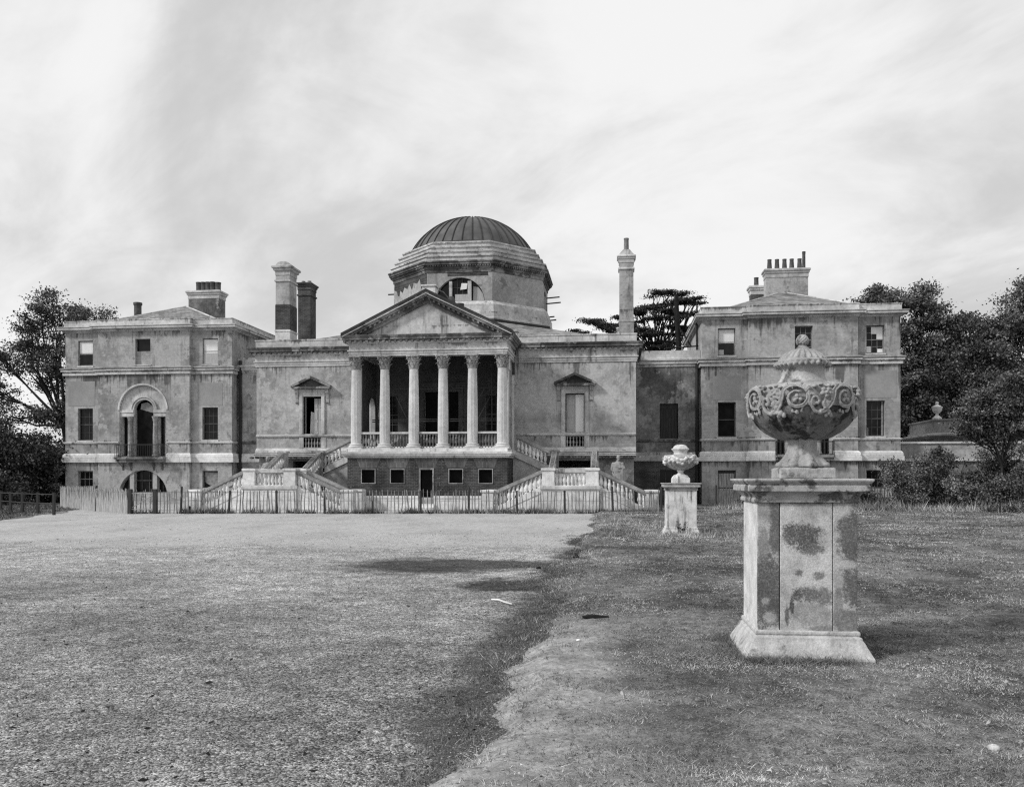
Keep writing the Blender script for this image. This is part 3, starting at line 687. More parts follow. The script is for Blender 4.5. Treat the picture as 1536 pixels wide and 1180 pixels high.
# string course, pedestal zone, base ledge
for s in (-1, 1):
    def pth(a, b):
        q = [(s * a, 0), (s * b, 0)]; return q if s > 0 else q[::-1]
    m = MB(); m.sweep(pth(4.3, 10.4), [(0, 3.86), (.05, 3.87), (.10, 3.93), (.10, 3.99), (0, 4.01)], False); m.build('string_course', 'stone_trim', villa)
    m = MB(); m.sweep(pth(4.4, 10.4), [(0, 2.98), (.22, 3.0), (.22, 3.12), (.13, 3.17), (.09, 3.25), (0, 3.27)], False); m.build('base_moulding', 'stone_trim', villa)
    m = MB(); m.sweep(pth(4.45, 10.4), [(0, 2.68), (.1, 2.7), (.14, 2.78), (.42, 2.80), (.42, 2.88), (.46, 2.9), (.46, 2.955), (0, 2.97)], False)
    m.build('ledge', 'stone_trim', villa)
    m = MB()
    for i in range(20): xx = s * (4.7 + i * .31); m.box(xx - .07, xx + .07, -.34, -.05, 2.69, 2.785)
    m.build('ledge_brackets', 'stone_dirty', villa)
    # baluster panel under the door window
    m = MB(); m.box(s * (DW - .76), s * (DW - .5), -.03, .3, 3.28, 3.86).box(s * (DW + .5), s * (DW + .76), -.03, .3, 3.28, 3.86)
    m.build('baluster_panel', 'stone_trim', villa)
    bal = [(.05, 0), (.05, .05), (.025, .08), (.06, .2), (.05, .27), (.028, .38), (.05, .42), (.05, .5)]
    m = MB()
    for i in range(6): m.lathe((s * DW - .42 + i * .168, .12, 3.31), bal, 8)
    m.build('balusters', 'stone_capital', villa, 40)
    # window surround with consoles and pediment
    m = MB(); x0 = s * DW
    m.box(x0 - .74, x0 - .51, -.06, .25, 4.0, 6.33).box(x0 + .51, x0 + .74, -.06, .25, 4.0, 6.33).box(x0 - .51, x0 + .51, -.06, .25, 6.1, 6.33)
    m.box(x0 - .70, x0 - .56, -.085, -.06, 4.02, 6.29).box(x0 + .56, x0 + .70, -.085, -.06, 4.02, 6.29)
    m.box(x0 - .78, x0 + .78, -.05, .1, 6.33, 6.5)
    sr = m.build('window_surround', 'stone_trim', villa, bevel=.01)
    for q in (-1, 1):
        cx_ = x0 + q * .86; m = MB()
        m.prism([[(-.10, 5.75), (-.04, 5.72), (-.03, 5.95), (-.12, 6.2), (-.2, 6.3), (-.2, 6.5), (0, 6.5), (0, 5.7)]], 'x', cx_ - .085, cx_ + .085)
        m.build('console', 'stone_capital', sr)
    m = MB(); m.box(x0 - 1.05, x0 + 1.05, -.34, .02, 6.5, 6.62)
    m.prism([[(x0 - .9, 6.62), (x0 + .9, 6.62), (x0, 7.0)]], 'y', -.1, .02)
    for q in (-1, 1):
        m.prism([[(x0 + q * 1.1, 6.56), (x0 + q * 1.1, 6.68), (x0, 7.19), (x0, 7.05)]], 'y', -.38 - .003 * q, .02)
    m.build('pediment', 'stone_dirty', sr)
# door windows
m = MB(); x0 = -DW
m.box(x0 - .5, x0 - .45, .18, .24, 4.06, 6.09).box(x0 + .45, x0 + .5, .18, .24, 4.06, 6.09)
d0 = m.build('door', 'sash', villa)
m = MB(); m.prism([[(x0 - .36, 4.07), (x0 + .02, 4.07), (x0 + .05, 4.9), (x0 - .1, 5.25), (x0 - .3, 5.32)]], 'y', .62, .66); m.build('door_leaf', 'blind', d0)
m = MB(); m.box(x0 + .02, x0 + .23, .26, .30, 4.07, 6.0).box(x0 + .25, x0 + .45, .26, .30, 4.07, 6.0)
for a in (x0 + .05, x0 + .28):
    for zq in (4.2, 4.85, 5.5): m.box(a, a + .14, .245, .258, zq, zq + .5)
m.build('shutter', 'board', d0)
m = MB(); x0 = DW
m.box(x0 - .5, x0 - .45, .18, .24, 4.06, 6.09).box(x0 + .45, x0 + .5, .18, .24, 4.06, 6.09)
d1 = m.build('door', 'sash', villa)
m = MB(); m.box(x0 - .45, x0 - .01, .26, .30, 4.07, 6.07)
for zq in (4.2, 4.85, 5.5): m.box(x0 - .38, x0 - .1, .245, .258, zq, zq + .48)
m.build('shutter', 'board', d1)
m = MB(); m.box(x0 + .01, x0 + .45, .22, .25, 4.07, 6.07); m.build('board', 'blind', d1)
# portico back wall door and windows
m = MB(); m.box(-.9, -.03, .3, .36, 3.12, 5.9).box(.03, .9, .3, .36, 3.12, 5.9).box(-.95, .95, .28, .34, 5.9, 6.3); m.build('door', 'void', villa)
m = MB(); m.box(-1.2, -.95, -.08, .1, 3.1, 6.5).box(.95, 1.2, -.08, .1, 3.1, 6.5).box(-1.35, 1.35, -.15, .1, 6.5, 6.75); m.build('door_surround', 'portico_wall_shade', villa)
for s in (-1, 1): sash(villa, s * 2.9, 4.0, 6.1, 1.0, .2, 4, 3, frame='sash_dark')

# portico ----------------------------------------------------------
m = MB()
wins = [rect(c - .33, c + .33, 1.38, 2.04) for c in (-2.97, -1.48, 1.48, 2.97)] + [rect(-.3, .3, .0, 2.03)]
m.prism([rect(-4.05, 4.05, -.1, 2.70)] + wins, 'y', -3.75, -3.35)
m.box(-4.05, -3.65, -3.35, .08, -.1, 2.7).box(3.65, 4.05, -3.35, .08, -.1, 2.7)
m.build('portico_base', 'brick_base', villa)
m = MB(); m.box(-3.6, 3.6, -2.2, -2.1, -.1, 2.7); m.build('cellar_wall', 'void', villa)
m = MB()
for a, b in ((-4.09, -.38), (.38, 4.09)): m.box(a, b, -3.83, -3.6, -.1, .62).box(a, b, -3.86, -3.6, .62, .74)
m.build('plinth', 'stone_white', villa)
for c in (-2.97, -1.48, 1.48, 2.97):
    m = MB(); t = .045
    m.box(c - .33 - t, c - .33, -3.78, -3.55, 1.38 - t, 2.04 + t).box(c + .33, c + .33 + t, -3.78, -3.55, 1.38 - t, 2.04 + t)
    m.box(c - .33, c + .33, -3.78, -3.55, 1.38 - t, 1.38).box(c - .33, c + .33, -3.78, -3.55, 2.04, 2.04 + t)
    f_ = m.build('window', 'stucco_dark', villa); p = MB(); p.box(c - .33, c + .33, -3.5, -3.48, 1.38, 2.04); p.build('pane', 'void', f_)
    m = MB(); m.prism([[(c - .42, 2.13), (c + .42, 2.13), (c + .62, 2.6), (c - .62, 2.6)]], 'y', -3.754, -3.7); m.build('brick_lintel', 'lintel_brick', villa)
m = MB(); m.prism([[(-.4, 2.13), (.4, 2.13), (.62, 2.6), (-.62, 2.6)]], 'y', -3.754, -3.7); m.build('brick_lintel', 'lintel_brick', villa)
m = MB(); m.box(-.38, -.3, -3.78, -3.5, 0, 2.12).box(.3, .38, -3.78, -3.5, 0, 2.12).box(-.3, .3, -3.78, -3.5, 2.04, 2.12)
dr = m.build('cellar_door', 'stucco_dark', villa); m = MB(); m.box(-.3, .3, -3.5, -3.46, .66, 2.03); m.build('door_leaf', 'void', dr)
m = MB(); m.box(-.29, .29, -3.7, -3.62, 0, .66); m.build('door_board', 'board', dr)
m = MB(); m.box(-.42, .42, -4.3, -3.87, -.1, .18).box(-.42, .42, -4.08, -3.87, .18, .34); m.build('doorstep', 'stone_white', villa)
m = MB(); m.sweep([(-4.05, -.005), (-4.05, -3.75), (4.05, -3.75), (4.05, -.005)], [(0, 2.62), (.08, 2.64), (.12, 2.72), (.2, 2.74), (.2, 2.80), (.24, 2.82), (.24, 2.93), (-.3, 2.94)], False); m.build('platform_ledge', 'stone_trim', villa)
m = MB(); m.box(-4.05, 4.05, -3.7, -.005, 2.70, 2.935); m.build('portico_floor', 'stone_trim', villa)
m = MB(); m.box(-4.05, 4.05, -3.70, -2.93, 2.936, 3.09).box(-4.05, -3.35, -2.93, -.01, 2.936, 3.09).box(3.35, 4.05, -2.93, -.01, 2.936, 3.09); m.build('stylobate', 'stone_white', villa)
# columns: base, fluted shaft, leafy capital
CS = 1.495; Rb = .265
shaft = [(Rb * 1.0, 0), (Rb, .05)] + [(Rb * (1 - .17 * (t ** 1.9)), .05 + 3.66 * t) for t in [i / 10 for i in range(11)]] + [(Rb * .88, 3.74), (Rb * .88, 3.78)]
basep = [(.385, 0), (.385, .07), (.375, .075), (.395, .11), (.375, .15), (.33, .165), (.32, .19), (.335, .20), (.345, .225), (.33, .25), (.285, .26), (Rb, .28)]
def capital_mb(cx_, cy_, z):
    m = MB(); m.lathe((cx_, cy_, z), [(.235, 0), (.24, .3), (.27, .52), (.33, .62)], 20)
    for row, (n, z0, hh, ro) in enumerate(((8, 0.02, .27, .26), (8, .16, .36, .27), (8, .36, .27, .30))):
        for i in range(n):
            a = 2 * math.pi * (i + .5 * row) / n; c, q = math.cos(a), math.sin(a); pts = []
            for t, o_, wd in ((0, 0, .075), (.5, .015, .085), (.85, .06, .075), (1.0, .125, .05), (.9, .15, .03)):
                pts.append((ro - .03 + o_, z0 + hh * t, wd))
            vs = []
            for ro_, zz_, wd in pts:
                for e in (-1, 1): vs.append((cx_ + ro_ * c - e * wd * q, cy_ + ro_ * q + e * wd * c, z + zz_))
                vs.append((cx_ + (ro_ + .025) * c, cy_ + (ro_ + .025) * q, z + zz_))
            fs = []
            for j in range(len(pts) - 1):
                A = j * 3; fs += [(A, A + 2, A + 5, A + 3), (A + 2, A + 1, A + 4, A + 5)]
            m.addv(vs, fs)
    for i in range(4):
        a = math.pi / 4 + i * math.pi / 2; m.ball((cx_ + .37 * math.cos(a), cy_ + .37 * math.sin(a), z + .55), (.06, .06, .065), 8, 6)
    ab = []
    for i in range(4):
        a0 = math.pi / 4 + i * math.pi / 2
        for da, rr in ((-.1, .44), (.1, .44), (.5, .355), (math.pi / 4, .33), (math.pi / 2 - .5, .355)): ab.append((cx_ + rr * math.cos(a0 + da), cy_ + rr * math.sin(a0 + da)))
    m.prism([ab], 'z', z + .60, z + .68); return m
cols = [((i - 2.5) * CS, -3.3) for i in range(6)]
colmesh = capmesh = basemesh = None
for cx_, cy_ in cols:
    if colmesh is None:
        a = MB(); a.lathe((0, 0, 0), shaft, 96, 0, .09, 24, (.06, 3.7)); colmesh = a.mesh('column'); colmesh.materials.append(M['stone_column']); colmesh.shade_smooth(); colmesh.set_sharp_from_angle(angle=R(50))
        a = capital_mb(0, 0, 0); capmesh = a.mesh('capital'); capmesh.materials.append(M['stone_capital'])
        a = MB(); a.box(-.385, .385, -.385, .385, -.0, .07); a.lathe((0, 0, 0), basep[2:], 32); basemesh = a.mesh('base'); basemesh.materials.append(M['stone_column'])
        basemesh.shade_smooth(); basemesh.set_sharp_from_angle(angle=R(40))
    c = inst(colmesh, 'column', villa, (cx_, cy_, 3.37)); inst(capmesh, 'capital', c, (cx_, cy_, 7.09)); inst(basemesh, 'base', c, (cx_, cy_, 3.09))
for s in (-1, 1):
    xx = 3.74; m = MB(); m.box(s * xx - .2, s * xx + .2, -.12, .02, 3.09, 7.15).box(s * xx - .25, s * xx + .25, -.16, .02, 7.15, 7.77); m.build('pilaster', 'portico_wall_shade', villa)
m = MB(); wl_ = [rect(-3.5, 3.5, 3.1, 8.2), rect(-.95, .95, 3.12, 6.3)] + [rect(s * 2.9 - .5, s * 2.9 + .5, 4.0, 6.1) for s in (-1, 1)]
m.prism(wl_, 'y', -.02, .0); m.build('portico_wall_shade', 'portico_wall_shade', villa)  # thin dark sheet over the stucco, painting the shade inside the portico
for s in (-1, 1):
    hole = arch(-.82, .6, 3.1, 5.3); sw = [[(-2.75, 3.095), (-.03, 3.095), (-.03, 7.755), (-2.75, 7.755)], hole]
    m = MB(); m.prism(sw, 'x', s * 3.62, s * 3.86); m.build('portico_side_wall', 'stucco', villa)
    m = MB(); m.prism(sw, 'x', s * 3.58, s * 3.618); m.build('portico_shade_lining', 'portico_wall_shade', villa)  # darker inner face of the side wall, shade painted in its colour
    m = MB(); m.box(s * 3.86, s * 3.97, -2.75, -2.3, 3.095, 7.1).box(s * 3.86, s * 3.97, -.2, -.03, 3.095, 7.1).box(s * 3.86, s * 4.02, -2.8, -2.25, 7.1, 7.75); m.build('anta', 'stone_column', villa)
# portico entablature
pp = [(-3.96, -.62), (-3.96, -3.52), (3.96, -3.52), (3.96, -.62)]
dz = -.003
m = MB(); m.sweep(pp, [(o_, z_ + dz) for o_, z_ in ent], False)
m.box(-3.95, 3.95, -3.51, -3.06, 7.762, 8.45).box(-3.95, -3.5, -3.06, -.02, 7.762, 8.45).box(3.5, 3.95, -3.06, -.02, 7.762, 8.45)
m.build('portico_entablature', 'stone_trim', villa)
m = MB(); m.box(-3.49, 3.49, -3.05, -.02, 8.2, 8.3); m.build('portico_ceiling', 'portico_wall_shade', villa)
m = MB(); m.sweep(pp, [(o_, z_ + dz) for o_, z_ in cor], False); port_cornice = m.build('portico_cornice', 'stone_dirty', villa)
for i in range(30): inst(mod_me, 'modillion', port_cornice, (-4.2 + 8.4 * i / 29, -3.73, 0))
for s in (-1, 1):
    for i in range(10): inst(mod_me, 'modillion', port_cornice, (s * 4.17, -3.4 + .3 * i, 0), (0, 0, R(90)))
m = MB(); m.prism([[(-3.98, 8.78), (3.98, 8.78), (0, 10.52)]], 'y', -3.53, -3.2); m.build('tympanum', 'stone_trim', villa)
SL = (10.97 - 8.86) / 4.32
def rake(m, t0, t1, y0, y1, xe, xi=0.0):
    """one band of the raking cornice, t = height below the top line"""
    for s in (-1, 1):
        zt = lambda x: 10.97 - SL * x
        m.prism([[(s * xi, zt(xi) - t0), (s * xi, zt(xi) - t1), (s * xe, zt(xe) - t1), (s * xe, zt(xe) - t0)]], 'y', y0, y1)
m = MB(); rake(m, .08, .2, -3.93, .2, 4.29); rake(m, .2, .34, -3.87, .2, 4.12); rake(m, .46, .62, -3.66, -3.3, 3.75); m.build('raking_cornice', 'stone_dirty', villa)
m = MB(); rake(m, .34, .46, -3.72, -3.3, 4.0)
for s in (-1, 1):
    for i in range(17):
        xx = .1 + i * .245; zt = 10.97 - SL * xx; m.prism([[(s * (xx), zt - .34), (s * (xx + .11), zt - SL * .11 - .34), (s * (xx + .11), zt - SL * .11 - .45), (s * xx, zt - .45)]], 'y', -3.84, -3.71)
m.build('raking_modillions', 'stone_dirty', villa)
m = MB(); rake(m, .165, .205, -3.945, -3.85, 4.28); m.build('raking_fillet', 'stone_trim', villa)
m = MB(); rake(m, -.03, .08, -3.97, 4.0, 4.34); m.build('portico_roof', 'lead_dark', villa)
m = MB(); m.box(-.36, .3, -3.1, -2.5, 10.9, 11.3).box(-.42, .36, -3.16, -2.44, 11.3, 11.38); m.build('acroterion_block', 'stone_white', villa)
for s in (-1, 1):
    m = MB(); m.box(s * 3.55, s * 4.1, .0, .5, 8.8, 9.45).box(s * 3.48, s * 4.17, -.07, .57, 9.45, 9.56); m.build('roof_block', 'stone_trim', villa)
# chimney cowls standing behind the gable
m = MB(); m.lathe((.62, -.4, 10.2), [(.22, 0), (.22, .9), (.17, 1.0), (.13, 1.1)], 14).lathe((1.08, -.3, 10.1), [(.2, 0), (.21, .75), (.23, .8), (.2, .84)], 14)
m.tube([(.5, -.5, 11.2), (.2, -.5, 11.55), (.05, -.5, 11.6), (-.02, -.5, 11.75)], .035); m.build('chimney_cowls', 'pot', villa, 40)
# portico balustrades between columns
bal2 = [(.07, 0), (.07, .06), (.035, .09), (.085, .26), (.07, .36), (.038, .52), (.06, .57), (.06, .62)]
bm2 = MB().lathe((0, 0, 0), bal2, 10).mesh('baluster'); bm2.materials.append(M['stone_dirty']); bm2.shade_smooth(); bm2.set_sharp_from_angle(angle=R(45))
for i in range(5):
    cx_ = (i - 2) * CS; m = MB(); m.box(cx_ - .5, cx_ + .5, -3.36, -3.14, 3.09, 3.14)
    for k in range(7): m.box(cx_ - .465 + k * .155 - .055, cx_ - .465 + k * .155 + .055, -3.35, -3.16, 3.14, 3.2)
    m.box(cx_ - .52, cx_ + .52, -3.38, -3.12, 3.84, 3.94)
    b = m.build('balustrade', 'stone_trim', villa, bevel=.01)
    for k in range(6): inst(bm2, 'baluster', b, (cx_ - .39 + k * .155, -3.25, 3.2))
# scaffold poles left in the portico
sc = thing('scaffold', (0, -1.9, 2.94), 'thin tubular scaffold standing in the shade behind the portico columns', 'scaffold')
P = []
for xx in (-3.0, -1.3, .75, 3.0): P.append(('standard', [(xx, -1.9, 3.1), (xx + .02, -1.9, 7.6)]))
for zz_ in (4.65, 4.55, 6.25): P.append(('ledger', [(-3.3, -1.85, zz_), (3.4, -1.85, zz_ + .03)]))
for a, b in (((-2.9, 3.15), (-3.1, 6.0)), ((-2.2, 6.2), (-.7, 3.2)), ((1.0, 3.3), (2.6, 6.2)), ((1.5, 3.2), (2.9, 5.8))): P.append(('brace', [(a[0], -1.8, a[1]), (b[0], -1.8, b[1])]))
for nme, pts in P: m = MB(); m.tube(pts, .028, 8); m.build(nme, 'steel_pole', sc)
m = MB(); m.prism([[(-.05, 0), (.03, 0), (.09, .9), (.02, 2.9), (-.06, 1.6)]], 'y', 0, .05); m.v = [(a - 3.05, b - 1.4, c + 3.1) for a, b, c in m.v]; m.v = [tuple(p) for p in m.v]
m.build('dust_sheet', 'blind', sc)

# octagon drum and dome -------------------------------------------
OC = (0, 10.4)
def octo(r): return [(OC[0] + r / math.cos(math.pi / 8) * math.cos(math.pi / 8 + i * math.pi / 4), OC[1] + r / math.cos(math.pi / 8) * math.sin(math.pi / 8 + i * math.pi / 4)) for i in range(8)]
AP = 4.78; hw = AP * math.tan(math.pi / 8)
mw = MB()
lun = segment(0, 1.52, 12.3, 13.72, 24)
for i in range(8):
    t = MB(); loops = [rect(-hw, hw, 12.1, 14.3)] + ([lun] if i % 2 == 0 else [])
    t.prism(loops, 'y', -AP, -AP + .35)
    a = i * math.pi / 4; c, q = math.cos(a), math.sin(a)
    mw.addv([(OC[0] + x_ * c - y_ * q, OC[1] + x_ * q + y_ * c, z_) for x_, y_, z_ in t.v], t.f)
mw.build('drum', 'drum', villa)
m = MB(); m.box(-.75, 1.72, OC[1] - AP - .012, OC[1] - AP + .02, 13.80, 14.02); m.build('bare_brick', 'brick_dark', villa)
t = MB(); t.prism([[(-1.9, 14.02), (-1.9, 13.62), (-1.6, 13.5), (-1.48, 13.2), (-1.3, 13.18), (-1.2, 13.5), (-.9, 13.3), (-.7, 13.62), (-.35, 13.45), (-.1, 13.75), (.2, 13.3), (.38, 13.72), (.8, 13.6), (1.1, 13.85), (1.3, 13.2), (1.6, 13.1), (1.92, 13.4), (1.92, 14.02)]], 'y', -AP - .012, -AP + .02)
c, q = math.cos(-math.pi / 4), math.sin(-math.pi / 4); t.v = [(OC[0] + x_ * c - y_ * q, OC[1] + x_ * q + y_ * c, z_) for x_, y_, z_ in t.v]; t.build('bare_brick', 'brick_dark', villa)
m = MB(); m.sweep(octo(AP), [(-.4, 10.6), (.44, 10.7), (.44, 11.2), (.36, 11.26), (.36, 11.6), (.30, 11.62), (.30, 12.02), (.16, 12.16), (.1, 12.24), (0, 12.26)], True); m.build('drum_base', 'stone_trim', villa)
m = MB(); m.sweep(octo(AP), [(.46, 10.7), (.47, 10.72), (.47, 11.1), (.445, 11.11)], True); m.build('lead_flashing', 'lead_dark', villa)
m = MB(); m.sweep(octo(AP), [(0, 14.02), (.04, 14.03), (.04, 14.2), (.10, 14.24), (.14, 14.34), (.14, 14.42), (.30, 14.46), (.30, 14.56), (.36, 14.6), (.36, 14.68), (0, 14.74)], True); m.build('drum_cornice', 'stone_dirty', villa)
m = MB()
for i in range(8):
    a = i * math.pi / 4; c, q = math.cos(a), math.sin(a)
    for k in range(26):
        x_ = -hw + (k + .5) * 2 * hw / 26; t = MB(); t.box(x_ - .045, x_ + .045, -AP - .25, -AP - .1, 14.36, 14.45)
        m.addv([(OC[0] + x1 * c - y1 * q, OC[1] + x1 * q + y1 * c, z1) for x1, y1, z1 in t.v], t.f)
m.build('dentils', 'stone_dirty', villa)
m = MB(); pr = [(.2, 14.7)]
for k in range(4):
    o0 = .17 - .235 * k; z0 = 14.72 + .33 * k; pr += [(o0 - .03, z0), (o0 - .03, z0 + .22), (o0 + .05, z0 + .235), (o0 + .05, z0 + .315), (o0 + .02, z0 + .33)]
pr += [(-.9, 16.06)]
m.sweep(octo(AP), pr, True); m.build('dome_steps', 'stone_trim', villa)
Rd, zc = 4.6, 13.98; prof = []
for k in range(17):
    z_ = 16.02 + (18.56 - 16.02) * math.sin(k / 16 * math.pi / 2); prof.append((math.sqrt(max(0, Rd * Rd - (z_ - zc) ** 2)), z_))
prof[-1] = (0.35, 18.55); prof.append((0.0, 18.6))
m = MB(); m.lathe((OC[0], OC[1], 0), prof, 80); dome = m.build('dome', 'lead', villa, 30)
m = MB(); NR = 40
for i in range(NR):
    a = 2 * math.pi * i / NR; m.tube([(OC[0] + (r_ + .015) * math.cos(a), OC[1] + (r_ + .015) * math.sin(a), z_ + .015) for r_, z_ in prof[:-1]], .036, 5)
m.build('lead_rolls', 'lead_dark', dome)
m = MB(); m.lathe((OC[0], OC[1], 0), [(4.16, 15.98), (4.2, 16.1), (4.1, 16.16)], 80); m.build('dome_kerb', 'lead_dark', dome, 40)
# lunette windows of the drum
for i in range(0, 8, 2):
    a = i * math.pi / 4; c, q = math.cos(a), math.sin(a)
    def rot(mb): mb.v = [(OC[0] + x_ * c - y_ * q, OC[1] + x_ * q + y_ * c, z_) for x_, y_, z_ in mb.v]; return mb
    t = MB(); t.box(-1.55, 1.55, -AP + .30, -AP + .32, 12.2, 13.75); wn_ = rot(t).build('lunette_window', 'glass', villa)
    for a0_, a1_ in ((-.66, -.48), (.48, .70)): t = MB(); t.box(a0_, a1_, -AP + .02, -AP + .25, 12.26, 13.5); rot(t).build('mullion', 'stone_trim', wn_)
    t = MB(); t.box(-.2, -.17, -AP + .2, -AP + .23, 12.3, 13.7).box(.14, .17, -AP + .2, -AP + .23, 12.3, 13.7).box(-.48, .48, -AP + .205, -AP + .228, 13.1, 13.13); rot(t).build('glazing_bars', 'sash_dark', wn_)
    if i == 0:
        t = MB(); t.box(-.3, .47, -AP + .1, -AP + .14, 12.28, 12.72); rot(t).build('board', 'board', wn_)
        t = MB(); t.prism([[(.02, 12.98), (.40, 13.02), (.46, 13.36), (.1, 13.38)]], 'y', -AP + .06, -AP + .1); rot(t).build('board', 'blind', wn_)
        t = MB(); t.prism([[(.78, 12.29), (1.48, 12.29), (1.38, 12.75), (1.1, 13.15), (.80, 13.2)]], 'y', -AP + .22, -AP + .26); rot(t).build('board', 'board', wn_)
# poles left sticking out of the drum
for x_, y_, z_, L_ in ((4.75, 11.6, 13.55, .9), (4.75, 11.2, 13.1, 1.0), (4.75, 11.7, 12.3, .55), (4.75, 11.3, 12.0, .7), (-4.75, 9.8, 13.7, -.75), (-4.75, 10.2, 13.2, -.35)):
    m = MB(); m.tube([(x_ - math.copysign(.1, x_), y_, z_), (x_ + L_, y_ - .1, z_ + .06 * L_)], .045, 8); m.build('putlog_pole', 'post', villa)
# main roof up to the drum
m = MB(); a = 10.05; r8 = octo(5.15); zl, zh = 8.95, 10.95
sq = [(a, 10.4 + a, zl), (-a, 10.4 + a, zl), (-a, 10.4 - a, zl), (a, 10.4 - a, zl)]
vs = sq + [(p[0], p[1], zh) for p in r8]
m.addv(vs, [(0, 1, 6, 5), (1, 2, 8, 7), (2, 3, 10, 9), (3, 0, 4, 11), (0, 5, 4), (1, 7, 6), (2, 9, 8), (3, 11, 10)]); m.build('roof', 'slate', villa)
# chimneys of the villa
def stack(parent, x0, x1, y0, y1, z0, z1, mat, capmat, name='chimney', capz=.5, over=.12, foot=None, footmat='stone_trim', neck=True):
    m = MB(); m.box(x0, x1, y0, y1, z0, z1 - capz); st = m.build(name, mat, parent)
    P4 = [(x0, y0), (x1, y0), (x1, y1), (x0, y1)]; m = MB()
    pr = [(0, z1 - capz - .02), (.03, z1 - capz), (.03, z1 - capz * .62), (over * .6, z1 - capz * .5), (over * .6, z1 - capz * .34), (over, z1 - capz * .26), (over, z1 - .05), (over * .5, z1)]
    m.sweep(P4, pr, True); m.box(x0 - over * .5, x1 + over * .5, y0 - over * .5, y1 + over * .5, z1 - .06, z1); m.build('cap', capmat, st)
    if neck:
        m = MB(); m.sweep(P4, [(0, z1 - capz - .38), (.06, z1 - capz - .36), (.06, z1 - capz - .28), (0, z1 - capz - .26)], True); m.build('collar', capmat, st)
    if foot:
        m = MB(); m.sweep(P4, [(0, foot + .12), (.05, foot + .1), (.05, foot), (.02, foot - .02), (.02, z0), (0, z0)], True); m.build('foot', footmat, st)
    return st
def pot(st, x, y, z, r, hh, mat='pot', taper=.85):
    m = MB(); m.lathe((x, y, z), [(r, -.04), (r, hh * .06), (r * .93, hh * .1), (r * taper, hh * .86), (r * taper * 1.1, hh * .9), (r * taper * 1.1, hh), (r * taper * .7, hh), (r * taper * .7, hh * .7)], 14); m.build('chimney_pot', mat, st, 40)
st = stack(villa, -9.9, -9.08, 1.5, 2.6, 9.0, 13.72, 'stucco_wing', 'stone_trim', capz=.55, over=.2, foot=9.95)
m = MB(); m.sweep([(-9.9, 1.5), (-9.08, 1.5), (-9.08, 2.6), (-9.9, 2.6)], [(.012, 10.0), (.02, 10.02), (.02, 11.45), (.012, 11.5)], True); m.build('bare_brick', 'brick_dark', st)
m = MB(); m.prism([[(-9.95, 13.7), (-9.03, 13.7), (-9.2, 13.9), (-9.35, 13.95), (-9.62, 13.95), (-9.78, 13.9)]], 'y', 1.5, 2.6); m.build('pot_base', 'stone_trim', st)
st = stack(villa, -9.92, -9.14, 5.1, 6.1, 9.0, 13.55, 'brick_dark', 'brick_dark', capz=.45, over=.14)
pot(st, -9.72, 5.5, 13.55, .13, .16, 'pot_pale'); pot(st, -9.34, 5.5, 13.55, .13, .16, 'pot_pale')
st = stack(villa, 9.54, 10.3, 1.5, 2.3, 9.0, 13.75, 'stucco_wing', 'stone_trim', capz=.42, over=.13, foot=10.1, footmat='stucco_wing')
m = MB(); m.prism([[(9.48, 13.74), (10.36, 13.74), (10.1, 14.05), (9.74, 14.05)]], 'y', 1.55, 2.25); m.build('pot_base', 'stone_trim', st)
pot(st, 9.92, 1.9, 14.02, .15, .72, 'pot_pale')
st = stack(villa, 9.5, 10.26, 17.9, 18.8, 9.0, 12.6, 'stucco_wing', 'stone_trim', capz=.45, over=.14)

